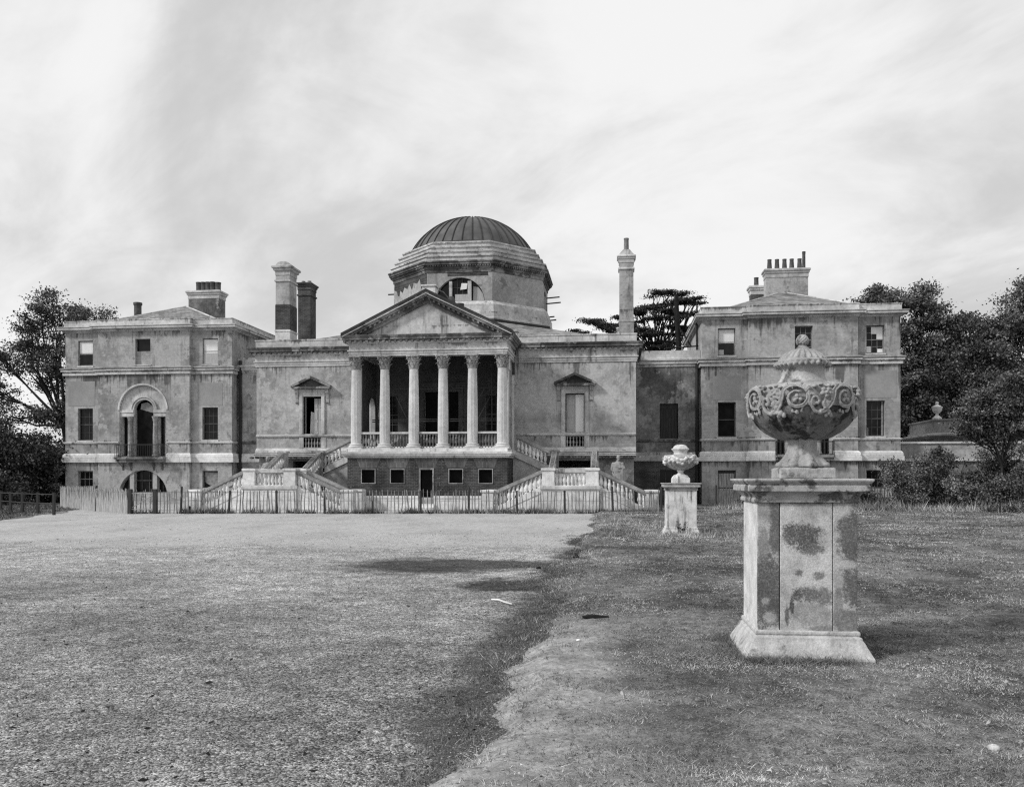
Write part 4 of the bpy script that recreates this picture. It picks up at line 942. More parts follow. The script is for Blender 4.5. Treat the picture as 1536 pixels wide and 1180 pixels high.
# ------------------------------------------------------------------ the two flanking wings
def wing(s):
    left = s < 0
    w = thing('house_wing', (s * 20, 10, 0), 'three storey stucco wing left of the portico, its upper middle window bricked halfway' if left else 'three storey stucco wing behind the large urn, with broken panes upstairs', 'house wing')
    X = lambda a: s * a
    def rc(a, b, z0, z1): return rect(X(a), X(b), z0, z1)
    YB, YS = 5.2, 5.5; C = 20.02
    # centre bay
    outer = [(X(C) - 1.55, 2.95), (X(C) + 1.55, 2.95)] + [(X(C) + 1.55 * math.cos(math.pi * i / 28), 5.88 + 1.55 * math.sin(math.pi * i / 28)) for i in range(29)]
    lun = segment(X(C), 1.6, .75, 2.12, 24)
    m = MB(); m.prism([rc(16.95, 23.0, -.1, 11.0), outer, lun, rc(C - .5, C + .5, 8.72, 10.32)], 'y', YB, YB + .5)
    side = [rc(14.33, 16.95, -.1, 11.0)] + [rc(15.24, 16.24, 8.72, 10.32), rc(15.24, 16.26, 4.0, 6.03), rc(15.24, 16.26, 1.02, 2.08)]
    m.prism(side, 'y', YS, YS + .45)
    side = [rc(23.0, 25.4, -.1, 11.0)] + [rc(23.54, 24.54, 8.72, 10.32), rc(23.54, 24.56, 4.0, 6.03), rc(23.54, 24.56, 1.04, 2.08)]
    m.prism(side, 'y', YS, YS + .45)
    m.box(X(14.33), X(14.75), YS + .45, 16, -.1, 11).box(X(25.0), X(25.4), YS + .45, 16, -.1, 11).box(X(14.75), X(25.0), 15.6, 16, -.1, 11)
    m.build('wall', 'stucco_wing', w)
    m = MB()
    for z in (2.7, 8.35, 10.95): m.box(X(14.77), X(24.98), YS + .47, 15.5, z, z + .12)
    for a in (17.2, 22.6): m.box(X(a), X(a + .12), YS + .5, 15.4, 0, 10.9)
    m.box(X(14.8), X(24.9), 9.0, 9.1, 0, 10.9); m.build('floor', 'void', w)
    # plaster set into the front: smooth repairs over the lower side windows
    for a, b, z0, z1 in ((14.95, 16.55, 6.15, 7.55), (23.4, 25.2, 6.2, 7.75)):
        m = MB(); m.box(X(a), X(b), YS - .012, YS + .05, z0, z1); m.build('plaster_patch', 'repair', w)
    P = [(14.33, YS), (16.95, YS), (16.95, YB), (23.0, YB), (23.0, YS), (25.4, YS), (25.4, 16), (14.33, 16)]
    def path(q):
        q = [(X(a), b) for a, b in q]; return q if s > 0 else q[::-1]
    m = MB(); m.sweep(path(P), [(0, 8.1), (.12, 8.11), (.12, 8.28), (.06, 8.29), (.06, 8.325), (.20, 8.33), (.20, 8.45)], True); m.build('band', 'stone_trim', w)
    m = MB(); m.sweep(path(P), [(.20, 8.45), (.17, 8.455), (.17, 8.475), (.25, 8.48), (.25, 8.53), (.02, 8.61), (0, 8.61)], True); m.build('band_weathering', 'dado', w)
    m = MB(); m.sweep(path(P), [(0, 10.80), (.06, 10.82), (.06, 10.88), (.12, 10.90), (.12, 10.95), (.36, 10.96), (.36, 11.05), (.33, 11.06), (.40, 11.10), (.40, 11.14), (0, 11.18)], True); m.build('cornice', 'stone_trim', w)
    m = MB(); m.sweep(path(P), [(.0, 10.98), (.06, 11.14), (.06, 11.5), (.09, 11.51), (.09, 11.56), (-.35, 11.57), (-.35, 11.0)], True); m.build('parapet', 'stone_trim', w)
    Pl = [(23.0, YB), (23.0, YS), (25.4, YS), (25.4, 16)]
    for q in ([(14.33, 15.9), (14.33, YS), (16.95, YS), (16.95, YB), (C - 1.6, YB)], [(C + 1.6, YB)] + Pl):
        m = MB(); m.sweep(path(q), [(0, 3.76), (.05, 3.78), (.09, 3.84), (.09, 3.89), (0, 3.91)], False); m.build('string_course', 'stone_trim', w)
        m = MB(); m.sweep(path(q), [(0, 2.6), (.17, 2.61), (.17, 2.87), (.12, 2.88), (.12, 2.91), (.14, 2.92), (.12, 3.08), (.05, 3.16), (0, 3.18)], False); m.build('plinth_band', 'stone_white', w)
        m = MB(); m.sweep(path(q), [(.0, 3.17), (.008, 3.17), (.008, 3.77), (0, 3.77)], False); m.build('dado', 'dado', w)
    # arched three-light window of the centre bay
    m = MB(); ctr = arch(X(C), .65, 2.95, 5.88, 20)
    rim = [(X(C) - 1.55, 2.95), (X(C) + 1.55, 2.95)] + [(X(C) + 1.55 * math.cos(math.pi * i / 28), 5.88 + 1.55 * math.sin(math.pi * i / 28)) for i in range(29)]
    lights = [rect(X(C) - 1.45, X(C) - 1.0, 3.0, 5.45), rect(X(C) + 1.0, X(C) + 1.45, 3.0, 5.45)]
    m.prism([rim, ctr] + lights, 'y', YB + .18, YB + .42); aw = m.build('arched_window', 'stone_trim', w)
    m = MB()
    def ring(r0, r1, y0, y1, n=24):
        m.prism([[(X(C) + r1 * math.cos(math.pi * i / n), 5.88 + r1 * math.sin(math.pi * i / n)) for i in range(n + 1)] + [(X(C) + r0 * math.cos(math.pi * (n - i) / n), 5.88 + r0 * math.sin(math.pi * (n - i) / n)) for i in range(n + 1)]], 'y', y0, y1)
    ring(.66, .76, YB + .10, YB + .2); ring(.79, .88, YB + .06, YB + .2); ring(1.55, 1.66, YB - .04, YB + .1)
    for q in (-1, 1): m.box(X(C) + q * .66, X(C) + q * 1.55, YB + .04, YB + .2, 5.72, 5.90).box(X(C) + q * .66, X(C) + q * 1.54, YB + .08, YB + .2, 5.48, 5.70)
    m.build('archivolt', 'stone_trim', aw)
    for q in (-1, 1):
        m = MB(); m.lathe((X(C) + q * .82, YB + .02, 2.98), [(.2, 0), (.2, .08), (.17, .12), (.155, .2), (.15, 1.2), (.13, 2.2), (.16, 2.24), (.15, 2.3), (.21, 2.46), (.21, 2.5)], 20); m.build('column', 'stone_capital', aw, 40)
        m = MB(); m.box(X(C) + q * 1.46, X(C) + q * 1.55, YB + .06, YB + .2, 2.98, 5.48); m.build('pilaster', 'stone_capital', aw)
    m = MB(); m.box(X(C) - 1.5, X(C) + 1.5, YB + .40, YB + .44, 2.96, 5.5); m.prism([[(X(C) + .64 * math.cos(math.pi * i / 16), 5.5 + .64 * math.sin(math.pi * i / 16)) for i in range(17)]], 'y', YB + .40, YB + .44)
    m.build('pane', 'void', aw)
    m = MB()
    for q in (-1.22, 1.22): m.box(X(C) + q - .012, X(C) + q + .012, YB + .36, YB + .39, 3.0, 5.45)
    m.box(X(C) - .62, X(C) - .57, YB + .3, YB + .36, 2.97, 5.9).box(X(C) + .57, X(C) + .62, YB + .3, YB + .36, 2.97, 5.9)
    m.build('glazing_bars', 'sash', aw)
    m = MB(); m.prism([[(X(C) - .35, 5.95), (X(C) + .5, 5.72), (X(C) + .55, 6.1), (X(C) + .1, 6.4), (X(C) - .3, 6.3)]], 'y', YB + .37, YB + .395); m.build('loose_blind', 'sash', aw)
    # iron balcony
    m = MB(); m.box(X(C) - 1.62, X(C) + 1.62, YB - .55, YB - .0, 2.80, 2.93).box(X(C) - 1.55, X(C) + 1.55, YB - .45, YB, 2.62, 2.80)
    bl = m.build('balcony', 'stone_dirty', w)
    m = MB(); y = YB - .5
    for zz_ in (2.98, 3.72, 3.66): m.box(X(C) - 1.58, X(C) + 1.58, y - .012, y + .012, zz_ - .012, zz_ + .012)
    for i in range(27): xx = X(C) - 1.56 + 3.12 * i / 26; m.box(xx - .008, xx + .008, y - .008, y + .008, 2.93, 3.72)
    for q in (-1.57, 1.57):
        for i in range(4): m.box(X(C) + q - .008, X(C) + q + .008, y + i * .15, y + i * .15 + .016, 2.93, 3.72)
        m.box(X(C) + q - .012, X(C) + q + .012, y, YB, 3.70, 3.73)
    m.build('railing', 'iron', bl)
    m = MB()
    for q in (-1.3, -.75, .75, 1.3): m.prism([[(YB, 2.1), (YB - .08, 2.35), (YB - .4, 2.55), (YB - .4, 2.62), (YB, 2.62)]], 'x', X(C) + q - .06, X(C) + q + .06)
    m.build('bracket', 'stone_dirty', bl)
    # basement lunette
    m = MB(); m.box(X(C) - 1.6, X(C) + 1.6, YB + .42, YB + .44, .6, 2.12); lw = m.build('lunette_window', 'glass', w)
    for q in (-1, 1): m = MB(); m.box(X(C) + q * .62, X(C) + q * .90, YB + .06, YB + .4, .6, 2.02); m.build('mullion', 'stucco_wing', lw)
    m = MB()
    for xx in (-.25, .25, 1.15, -1.15): m.box(X(C) + xx - .015, X(C) + xx + .015, YB + .36, YB + .40, .7, 2.1)
    m.box(X(C) - .62, X(C) + .62, YB + .33, YB + .37, 1.45, 1.5); m.build('glazing_bars', 'sash_dark', lw)
    # sash windows and window linings
    Y1 = YS + .22
    if left:
        Y2 = YS + .13
        sash(w, X(24.04), 8.74, 10.31, .98, Y2, 2, 2, blind=.5, bars=False)
        sash(w, X(C), 8.74, 10.31, .98, YB + .22, 2, 2, frame='sash_dark', blind_low=.53, bars=False)
        sash(w, X(15.74), 8.74, 10.31, .98, Y2, 2, 2, blind=.54, blind_low=.42, bars=False)
        for a in (24.05, 15.75): sash(w, X(a), 4.02, 6.02, 1.0, Y1, 4, 3, frame='sash_dark')
        sash(w, X(24.05), 1.06, 2.07, 1.0, Y1, 2, 3, frame='sash')
        b = sash(w, X(15.75), 1.04, 2.07, 1.0, Y1, 2, 2, frame='sash_dark', bars=False)
        m = MB(); cx_ = X(15.75); m.prism([[(cx_ - .4, 2.0), (cx_ + .42, 1.98), (cx_ + .44, 1.3), (cx_ + .2, 1.12), (cx_ - .1, 1.2), (cx_ - .36, 1.35)]], 'y', Y1 - .07, Y1 - .05); m.build('torn_blind', 'sash', b)
    else:
        b = sash(w, X(15.74), 8.74, 10.31, .98, Y1, 2, 2, blind=.5, bars=False, frame='sash')
        m = MB(); m.box(15.3, 15.6, Y1 - .016, Y1 - .004, 8.8, 9.1); m.build('pasted_paper', 'board', b)
        sash(w, X(C), 8.74, 10.31, .98, YB + .22, 4, 3, frame='sash', blind_low=.1)
        b = sash(w, X(24.04), 8.74, 10.31, .98, Y1, 4, 3, frame='sash')
        m = MB(); m.box(23.85, 24.48, Y1 - .02, Y1 - .014, 9.86, 10.26).box(24.15, 24.48, Y1 - .02, Y1 - .014, 9.56, 9.86).box(23.6, 23.84, Y1 - .02, Y1 - .014, 8.8, 9.15).box(24.2, 24.48, Y1 - .02, Y1 - .014, 8.8, 9.0); m.build('pasted_paper', 'blind', b)
        sash(w, X(15.75), 4.02, 6.02, 1.0, Y1, 4, 3, frame='sash_dark', pane='void', bars=False)
        b = sash(w, X(24.05), 4.02, 6.02, 1.0, Y1, 4, 3, frame='sash_dark')
        m = MB(); m.box(23.62, 23.7, Y1 - .05, Y1 - .03, 4.06, 4.5).box(24.4, 24.5, Y1 - .05, Y1 - .03, 4.06, 6.0); m.build('broken_sash', 'sash', b)
        b = sash(w, X(15.75), 1.04, 2.07, 1.0, Y1, 2, 2, frame='sash_dark', bars=False)
        m = MB()
        for i in range(6): m.box(15.3 + i * .152, 15.44 + i * .152, Y1 - .06, Y1 - .04, 1.08, 1.9)
        m.build('board', 'paling', b)
        sash(w, X(24.05), 1.06, 2.07, 1.0, Y1, 2, 3, frame='sash_dark')
    m = MB()
    for a, z0, z1, y_ in ((15.74, 8.72, 10.32, YS), (24.04, 8.72, 10.32, YS), (C, 8.72, 10.32, YB), (15.75, 4.0, 6.03, YS), (24.05, 4.0, 6.03, YS)):
        m.box(X(a) - .56, X(a) + .56, y_ - .06, y_ + .12, z0 - .09, z0 + .005)
    m.build('sills', 'stone_trim', w)
    # hipped slate roof
    m = MB(); z0, za = 11.2, 13.3
    e0, e1, yr0, yr1 = 14.6, 25.1, 5.8, 15.7
    q = [(X(e0), yr0, z0), (X(e1), yr0, z0), (X(e1), yr1, z0), (X(e0), yr1, z0), (X(19.7), 10.2, za), (X(19.9), 11.4, za)]
    m.addv(q, [(0, 1, 4), (1, 2, 5, 4), (2, 3, 5), (3, 0, 4, 5)]); rf = m.build('roof', 'slate', w)
    m = MB()
    for a, b in ((0, 4), (1, 4), (2, 5), (3, 5), (4, 5)): m.tube([q[a], q[b]], .06, 6)
    m.build('ridge_leads', 'stone_trim', rf)
    if left:
        st = stack(w, -19.4, -17.25, 9.9, 10.9, 11.5, 14.3, 'stucco_dark', 'stone_trim', capz=.55, over=.16, neck=False)
        for i in range(5): pot(st, -18.9 + i * .33 + (.04 if i == 4 else 0), 10.4, 14.3, .2, .66 - .04 * (i == 4), taper=.95)
        st = MB().lathe((-23.1, 10.0, 12.3), [(.24, 0), (.24, 1.1), (.29, 1.14), (.29, 1.3), (.2, 1.32)], 12).build('chimney_pot', 'pot', w, 40)
    else:
        st = stack(w, 18.7, 21.25, 9.9, 10.8, 11.5, 14.72, 'stucco_wing', 'stone_trim', capz=.55, over=.14, neck=False)
        for i, xx in enumerate((18.98, 19.44, 19.9, 20.34, 20.82)): pot(st, xx, 10.35, 14.72, .17, .68, taper=.72)
        pot(st, 21.2 - .12, 10.35, 14.72, .11, 1.12, taper=.9)
        st = stack(w, 18.3, 19.2, 13.4, 14.2, 11.5, 14.45, 'brick_dark', 'stone_trim', capz=.6, over=.16, neck=False)
        pot(st, 18.7, 13.8, 14.45, .17, .6)
    # link to the villa
    YL = 6.35
    m = MB(); lk = [rc(11.95, 13.03, 3.98, 6.05), rc(11.95, 13.03, .95, 2.1)]
    m.prism([rc(10.42, 14.31, 2.62, 8.75), lk[0]], 'y', YL, YL + .4)
    m.build('link_wall', 'stucco_dark' if not left else 'stucco_wing', w)
    m = MB(); m.prism([rc(10.42, 14.31, -.1, 2.618), lk[1]], 'y', YL, YL + .4); m.build('link_basement', 'dado' if left else 'brick_dark', w)
    pl_ = [(10.42, YL), (14.31, YL)]
    m = MB(); m.sweep(path(pl_), [(0, 8.22), (.06, 8.24), (.08, 8.36), (.14, 8.4), (.14, 8.55), (.22, 8.6), (.22, 8.7), (0, 8.76)], False); m.build('link_cornice', 'stone_trim', w)
    m = MB(); m.sweep(path(pl_), [(.03, 8.74), (.03, 9.2), (-.35, 9.21), (-.35, 8.74)], False); m.build('link_parapet', 'stone_trim', w)
    m = MB(); m.sweep(path(pl_), [(0, 3.76), (.06, 3.8), (.06, 3.9), (0, 3.92)], False); m.build('link_string', 'stone_dirty', w)
    m = MB(); m.sweep(path(pl_), [(0, 2.6), (.12, 2.64), (.12, 2.9), (.07, 2.95), (.07, 3.12), (0, 3.16)], False); m.build('link_plinth', 'stone_trim' if not left else 'stone_white', w)
    m = MB(); m.box(X(10.44), X(14.3), YL + .42, 14.0, 8.5, 8.6).box(X(10.44), X(14.3), YL + .42, 14.0, 2.7, 2.8).box(X(10.44), X(14.3), 8.6, 8.7, 0, 8.5); m.box(X(10.44), X(14.31), 14.0, 14.3, 0, 8.7); m.build('link_floor', 'void', w)
    m = MB()
    for i in range(6): a = 11.98 + i * .172; m.box(X(a), X(a + .16), YL + .16, YL + .2, 4.0, 5.78)
    m.box(X(11.96), X(13.02), YL + .14, YL + .22, 5.78, 6.03); m.build('shutter', 'board_dark', w)
    m = MB(); m.box(X(11.96), X(13.02), YL + .2, YL + .22, .96, 2.09); lp = m.build('window', 'glass', w)
    m = MB()
    for a in (12.3, 12.65): m.box(X(a) - .012, X(a) + .012, YL + .16, YL + .2, .97, 2.09)
    m.build('glazing_bars', 'sash_dark', lp)
    # rainwater pipe in the angle
    m = MB(); m.tube([(X(14.12), YL - .12, 9.0 if left else 8.3), (X(14.12), YL - .12, 0)], .1, 10)
    m.box(X(14.02), X(14.3), YL - .22, YL, 8.1, 8.4); m.build('drainpipe', 'iron', w, 40)
    if not left:
        m = MB(); m.prism([[(-.06, 2.64), (.02, 2.64), (.05, 2.45), (.02, 2.22), (-.06, 2.26), (-.1, 2.4)]], 'y', YS - .2, YS - .12); m.v = [(a + 24.9, b, c + .2) for a, b, c in m.v]; m.build('spout', 'stone_white', w)
    return w
wing(-1); wing(1)
# burnt timbers and scaffold standing on the right-hand link
t = thing('roof_scaffold', (13.2, 8, 8.6), 'dark upright timbers and braces standing on the low link roof right of the tall chimney', 'scaffold')
def pole(nme, a, b, r, mat='wood_black'): m = MB(); m.tube([a, b], [r, r * .8], 8); m.build(nme, mat, t)
m = MB(); m.tube([(13.25, 8.0, 8.6), (13.15, 8.0, 10.2), (13.02, 8.0, 12.5), (13.0, 8.0, 12.85)], [.17, .16, .14, .09], 8); m.build('post', 'wood_black', t)
pole('post', (14.2, 7.2, 8.3), (14.2, 7.2, 12.2), .06); pole('post', (11.0, 8.4, 8.6), (11.0, 8.4, 10.3), .05); pole('post', (12.5, 8.6, 8.6), (12.5, 8.6, 10.0), .05)
pole('brace', (13.9, 7.6, 9.6), (12.9, 7.9, 11.3), .05); pole('brace', (13.2, 7.8, 9.1), (14.25, 7.4, 11.1), .06, 'pot_pale'); pole('ledger', (12.4, 7.9, 9.55), (14.3, 7.4, 9.6), .05)
m = MB(); m.tube([(12.4, 8.3, 12.6), (12.75, 8.2, 12.2)], .07, 6); m.tube([(12.75, 8.2, 12.2), (13.0, 8.0, 11.6)], .05, 6); m.build('brace', 'wood_black', t)
# garden wall and small pavilion beyond the right-hand wing
gw = thing('garden_wall', (30, 6.5, 0), 'long pale rendered garden wall with white coping running off to the right edge', 'wall')
m = MB(); m.box(25.45, 60, 6.4, 6.75, -.1, 2.6); m.build('wall', 'stucco_dark', gw)
m = MB(); m.box(25.42, 60, 6.36, 6.74, 2.72, 3.6); m.build('upper_wall', 'stucco', gw)
m = MB(); m.box(25.42, 60, 6.26, 6.8, 2.6, 2.72).box(25.42, 60, 6.28, 6.8, 3.6, 3.72); m.build('coping', 'stone_white', gw)
gp = thing('garden_pavilion', (34, 15, 0), 'low pale pavilion with a parapet seen over the garden wall among trees', 'garden building')
m = MB(); m.prism([[(30.1, 14.0), (33.2, 12.0), (42, 12.0), (42, 19), (30.1, 19)]], 'z', -.1, 4.3); m.build('wall', 'stucco_dark', gp)
P = [(30.1, 14.0), (33.2, 12.0), (42, 12.0), (42, 19), (30.1, 19)]
m = MB(); m.sweep(P, [(0, 4.2), (.08, 4.22), (.3, 4.32), (.42, 4.4), (.42, 4.5), (0, 4.6)], True); m.build('cornice', 'stone_trim', gp)
m = MB(); m.sweep(P, [(-.1, 4.55), (.05, 4.56), (.05, 4.72), (-.05, 4.75), (-.05, 5.38), (.04, 5.40), (.04, 5.5), (-.3, 5.52), (-.3, 4.5)], True); m.build('parapet', 'stucco', gp)
u = thing('roof_urn', (30.35, 14.1, 5.5), 'tiny pale lidded urn on the parapet corner of the far pavilion', 'urn')
m = MB(); m.lathe((30.35, 14.1, 5.5), [(.3, 0), (.3, .08), (.2, .16), (.1, .26), (.08, .34), (.22, .44), (.3, .6), (.32, .72), (.34, .76), (.34, .8)], 16); m.build('bowl', 'stone_white', u, 40)
m = MB(); m.lathe((30.35, 14.1, 6.3), [(.3, 0), (.2, .08), (.1, .14), (.07, .18), (.11, .24), (.09, .32), (0, .36)], 16); m.build('lid', 'stone_white', u, 40)

# ------------------------------------------------------------------ twin outside stairs
balp = [(.085, 0), (.085, .05), (.04, .075), (.055, .12), (.095, .22), (.075, .33), (.042, .45), (.06, .50), (.042, .53), (.08, .56), (.08, .62)]
bal_me = MB().lathe((0, 0, 0), balp, 10).mesh('baluster'); bal_me.materials.append(M['stone_white']); bal_me.shade_smooth(); bal_me.set_sharp_from_angle(angle=R(45))
def stairs(s):
    t = thing('outside_stairs', (s * 7.25, -4, 0), ('left' if s < 0 else 'right') + ' of the two balustraded stone staircases climbing to the portico', 'staircase')
    X = lambda a: s * a
    def pier(x0, x1, y0, y1, z0, z1, mat='stone_white', o=.05):
        m = MB(); m.box(X(x0), X(x1), y0, y1, z0, z1 - .12); xa, xb = sorted((X(x0), X(x1)))
        P = [(xa, y0), (xb, y0), (xb, y1), (xa, y1)]
        m.sweep(P, [(0, z1 - .15), (o * .5, z1 - .13), (o, z1 - .10), (o, z1 - .01), (o * .6, z1), (-.2, z1 + .01)], True)
        m.box(xa - o * .3, xb + o * .3, y0 - o * .3, y1 + o * .3, z0, z0 + .12); m.box(xa, xb, y0, y1, z1 - .1, z1 + .004)
        return m.build('pier', mat, t)
    def slab(mb, p0, p1, w0, w1, h, ax):
        """sloping member of vertical thickness h; p = (along, z) for its top line"""
        lp = [(p0[0], p0[1]), (p1[0], p1[1]), (p1[0], p1[1] - h), (p0[0], p0[1] - h)]
        mb.prism([lp], 'y' if ax == 'x' else 'x', w0, w1)
    def rail_run(p0, p1, wc, ax, n, rail=.15, wd=.13, base_drop=.80, mat='stone_trim'):
        """handrail with balusters between two (along, ztop) points"""
        m = MB(); slab(m, p0, p1, wc - wd, wc + wd, rail, ax); slab(m, p0, p1, wc - wd * .7, wc + wd * .7, rail + .05, ax)
        slab(m, (p0[0], p0[1] - base_drop), (p1[0], p1[1] - base_drop), wc - wd * .9, wc + wd * .9, .14, ax)
        b = m.build('balustrade', mat if abs(p1[1] - p0[1]) < .2 else 'handrail', t, bevel=.012)
        for k in range(n):
            u = (k + .5) / n; a = p0[0] + (p1[0] - p0[0]) * u; z = p0[1] + (p1[1] - p0[1]) * u
            if (k * 7 + (3 if s > 0 else 5)) % 11 == 4 and n > 6 and abs(p1[1] - p0[1]) > .2: continue
            h = base_drop - rail; loc = (a, wc, z - base_drop - .01) if ax == 'x' else (wc, a, z - base_drop - .01)
            inst(bal_me, 'baluster', b, loc, (0, 0, k), (1, 1, (h + .03) / .62))
        return b
    # front landing
    m = MB(); m.box(X(5.92), X(8.58), -5.95, -4.0, -.1, 1.1); m.build('landing_wall', 'stone_white', t)
    m = MB(); xa, xb = sorted((X(5.92), X(8.58)))
    m.sweep([(xa, -5.95), (xb, -5.95), (xb, -4.0), (xa, -4.0)], [(0, 1.04), (.04, 1.06), (.07, 1.12), (.07, 1.24), (.03, 1.27), (-.4, 1.275)], True)
    m.box(xa, xb, -5.9, -4.05, 1.1, 1.272); m.build('landing_floor', 'stone_trim', t)
    for y0 in (-5.98, -4.5):
        pier(5.95, 6.52, y0, y0 + .55, 1.27, 2.08); pier(7.98, 8.55, y0, y0 + .55, 1.27, 2.08)
    rail_run((X(6.52), 2.04), (X(7.98), 2.04), -5.72, 'x', 8)
    # flights left and right of the landing
    for a0, a1 in ((8.6, 10.75), (5.9, 3.65)):
        d = 1 if a1 > a0 else -1; n = 7; m = MB()
        for i in range(n):
            xa_ = a0 + d * i * .31; m.box(X(xa_), X(xa_ + d * .31), -5.78, -4.18, -.1, 1.25 - (i + 1) * .165)
        m.build('steps', 'stone_trim', t)
        for yc in (-5.72, -4.22):
            rail_run((X(a0 - d * .03), 2.0), (X(a1), 1.0), yc, 'x', 11)
            m = MB(); slab(m, (X(a0), 1.22), (X(a1), .22), yc - .14, yc + .14, .3, 'x')
            m.prism([[(X(a0), .92), (X(a1), -.08), (X(a0), -.1)]], 'y', yc - .11, yc + .11)
            m.build('stringer', 'stone_white' if yc < -5 else 'stone_trim', t)
            pier(min(a1, a1 + d * .55), max(a1, a1 + d * .55), yc - .27, yc + .27, -.1, 1.06)
    # middle flight up to the upper landing
    m = MB()
    for i in range(6): m.box(X(6.42), X(8.1), -3.95 + i * .40, -1.4, 1.25 + i * .15, 1.25 + (i + 1) * .15)
    m.build('steps', 'stone_trim', t)
    for xc in (6.23, 8.27):
        rail_run((-4.0, 2.08), (-1.7, 3.0), X(xc), 'y', 9)
        m = MB(); m.prism([[(-4.0, -.1), (-1.7, -.1), (-1.7, 2.25), (-4.0, 1.3)]], 'x', X(xc) - .1, X(xc) + .1); m.build('side_wall', 'stucco_dark', t)
        pier(xc - .2, xc + .2, -1.7, -1.3, 0, 3.06, 'stone_capital')
    m = MB(); m.box(X(5.95), X(8.5), -1.66, .05, 1.95, 2.15); m.build('upper_landing', 'stone_trim', t)
    # last flight to the portico floor
    m = MB()
    for i in range(5): m.box(X(4.3), X(6.0 - i * .34), -1.5, -.02, 2.15 + i * .157, 2.15 + (i + 1) * .157)
    m.build('steps', 'stone_trim', t)
    rail_run((X(4.25), 3.86), (X(6.05), 3.0), -1.5, 'x', 9)
    m = MB(); slab(m, (X(4.1), 3.06), (X(6.05), 2.15), -1.66, -1.36, .32, 'x'); m.build('stringer', 'stone_trim', t)
    m = MB(); m.prism([[(X(4.07), -.1), (X(6.0), -.1), (X(6.0), 1.85), (X(4.07), 2.76)]], 'y', -1.56, -1.3); m.build('flight_wall', 'stucco', t)
stairs(-1); stairs(1)

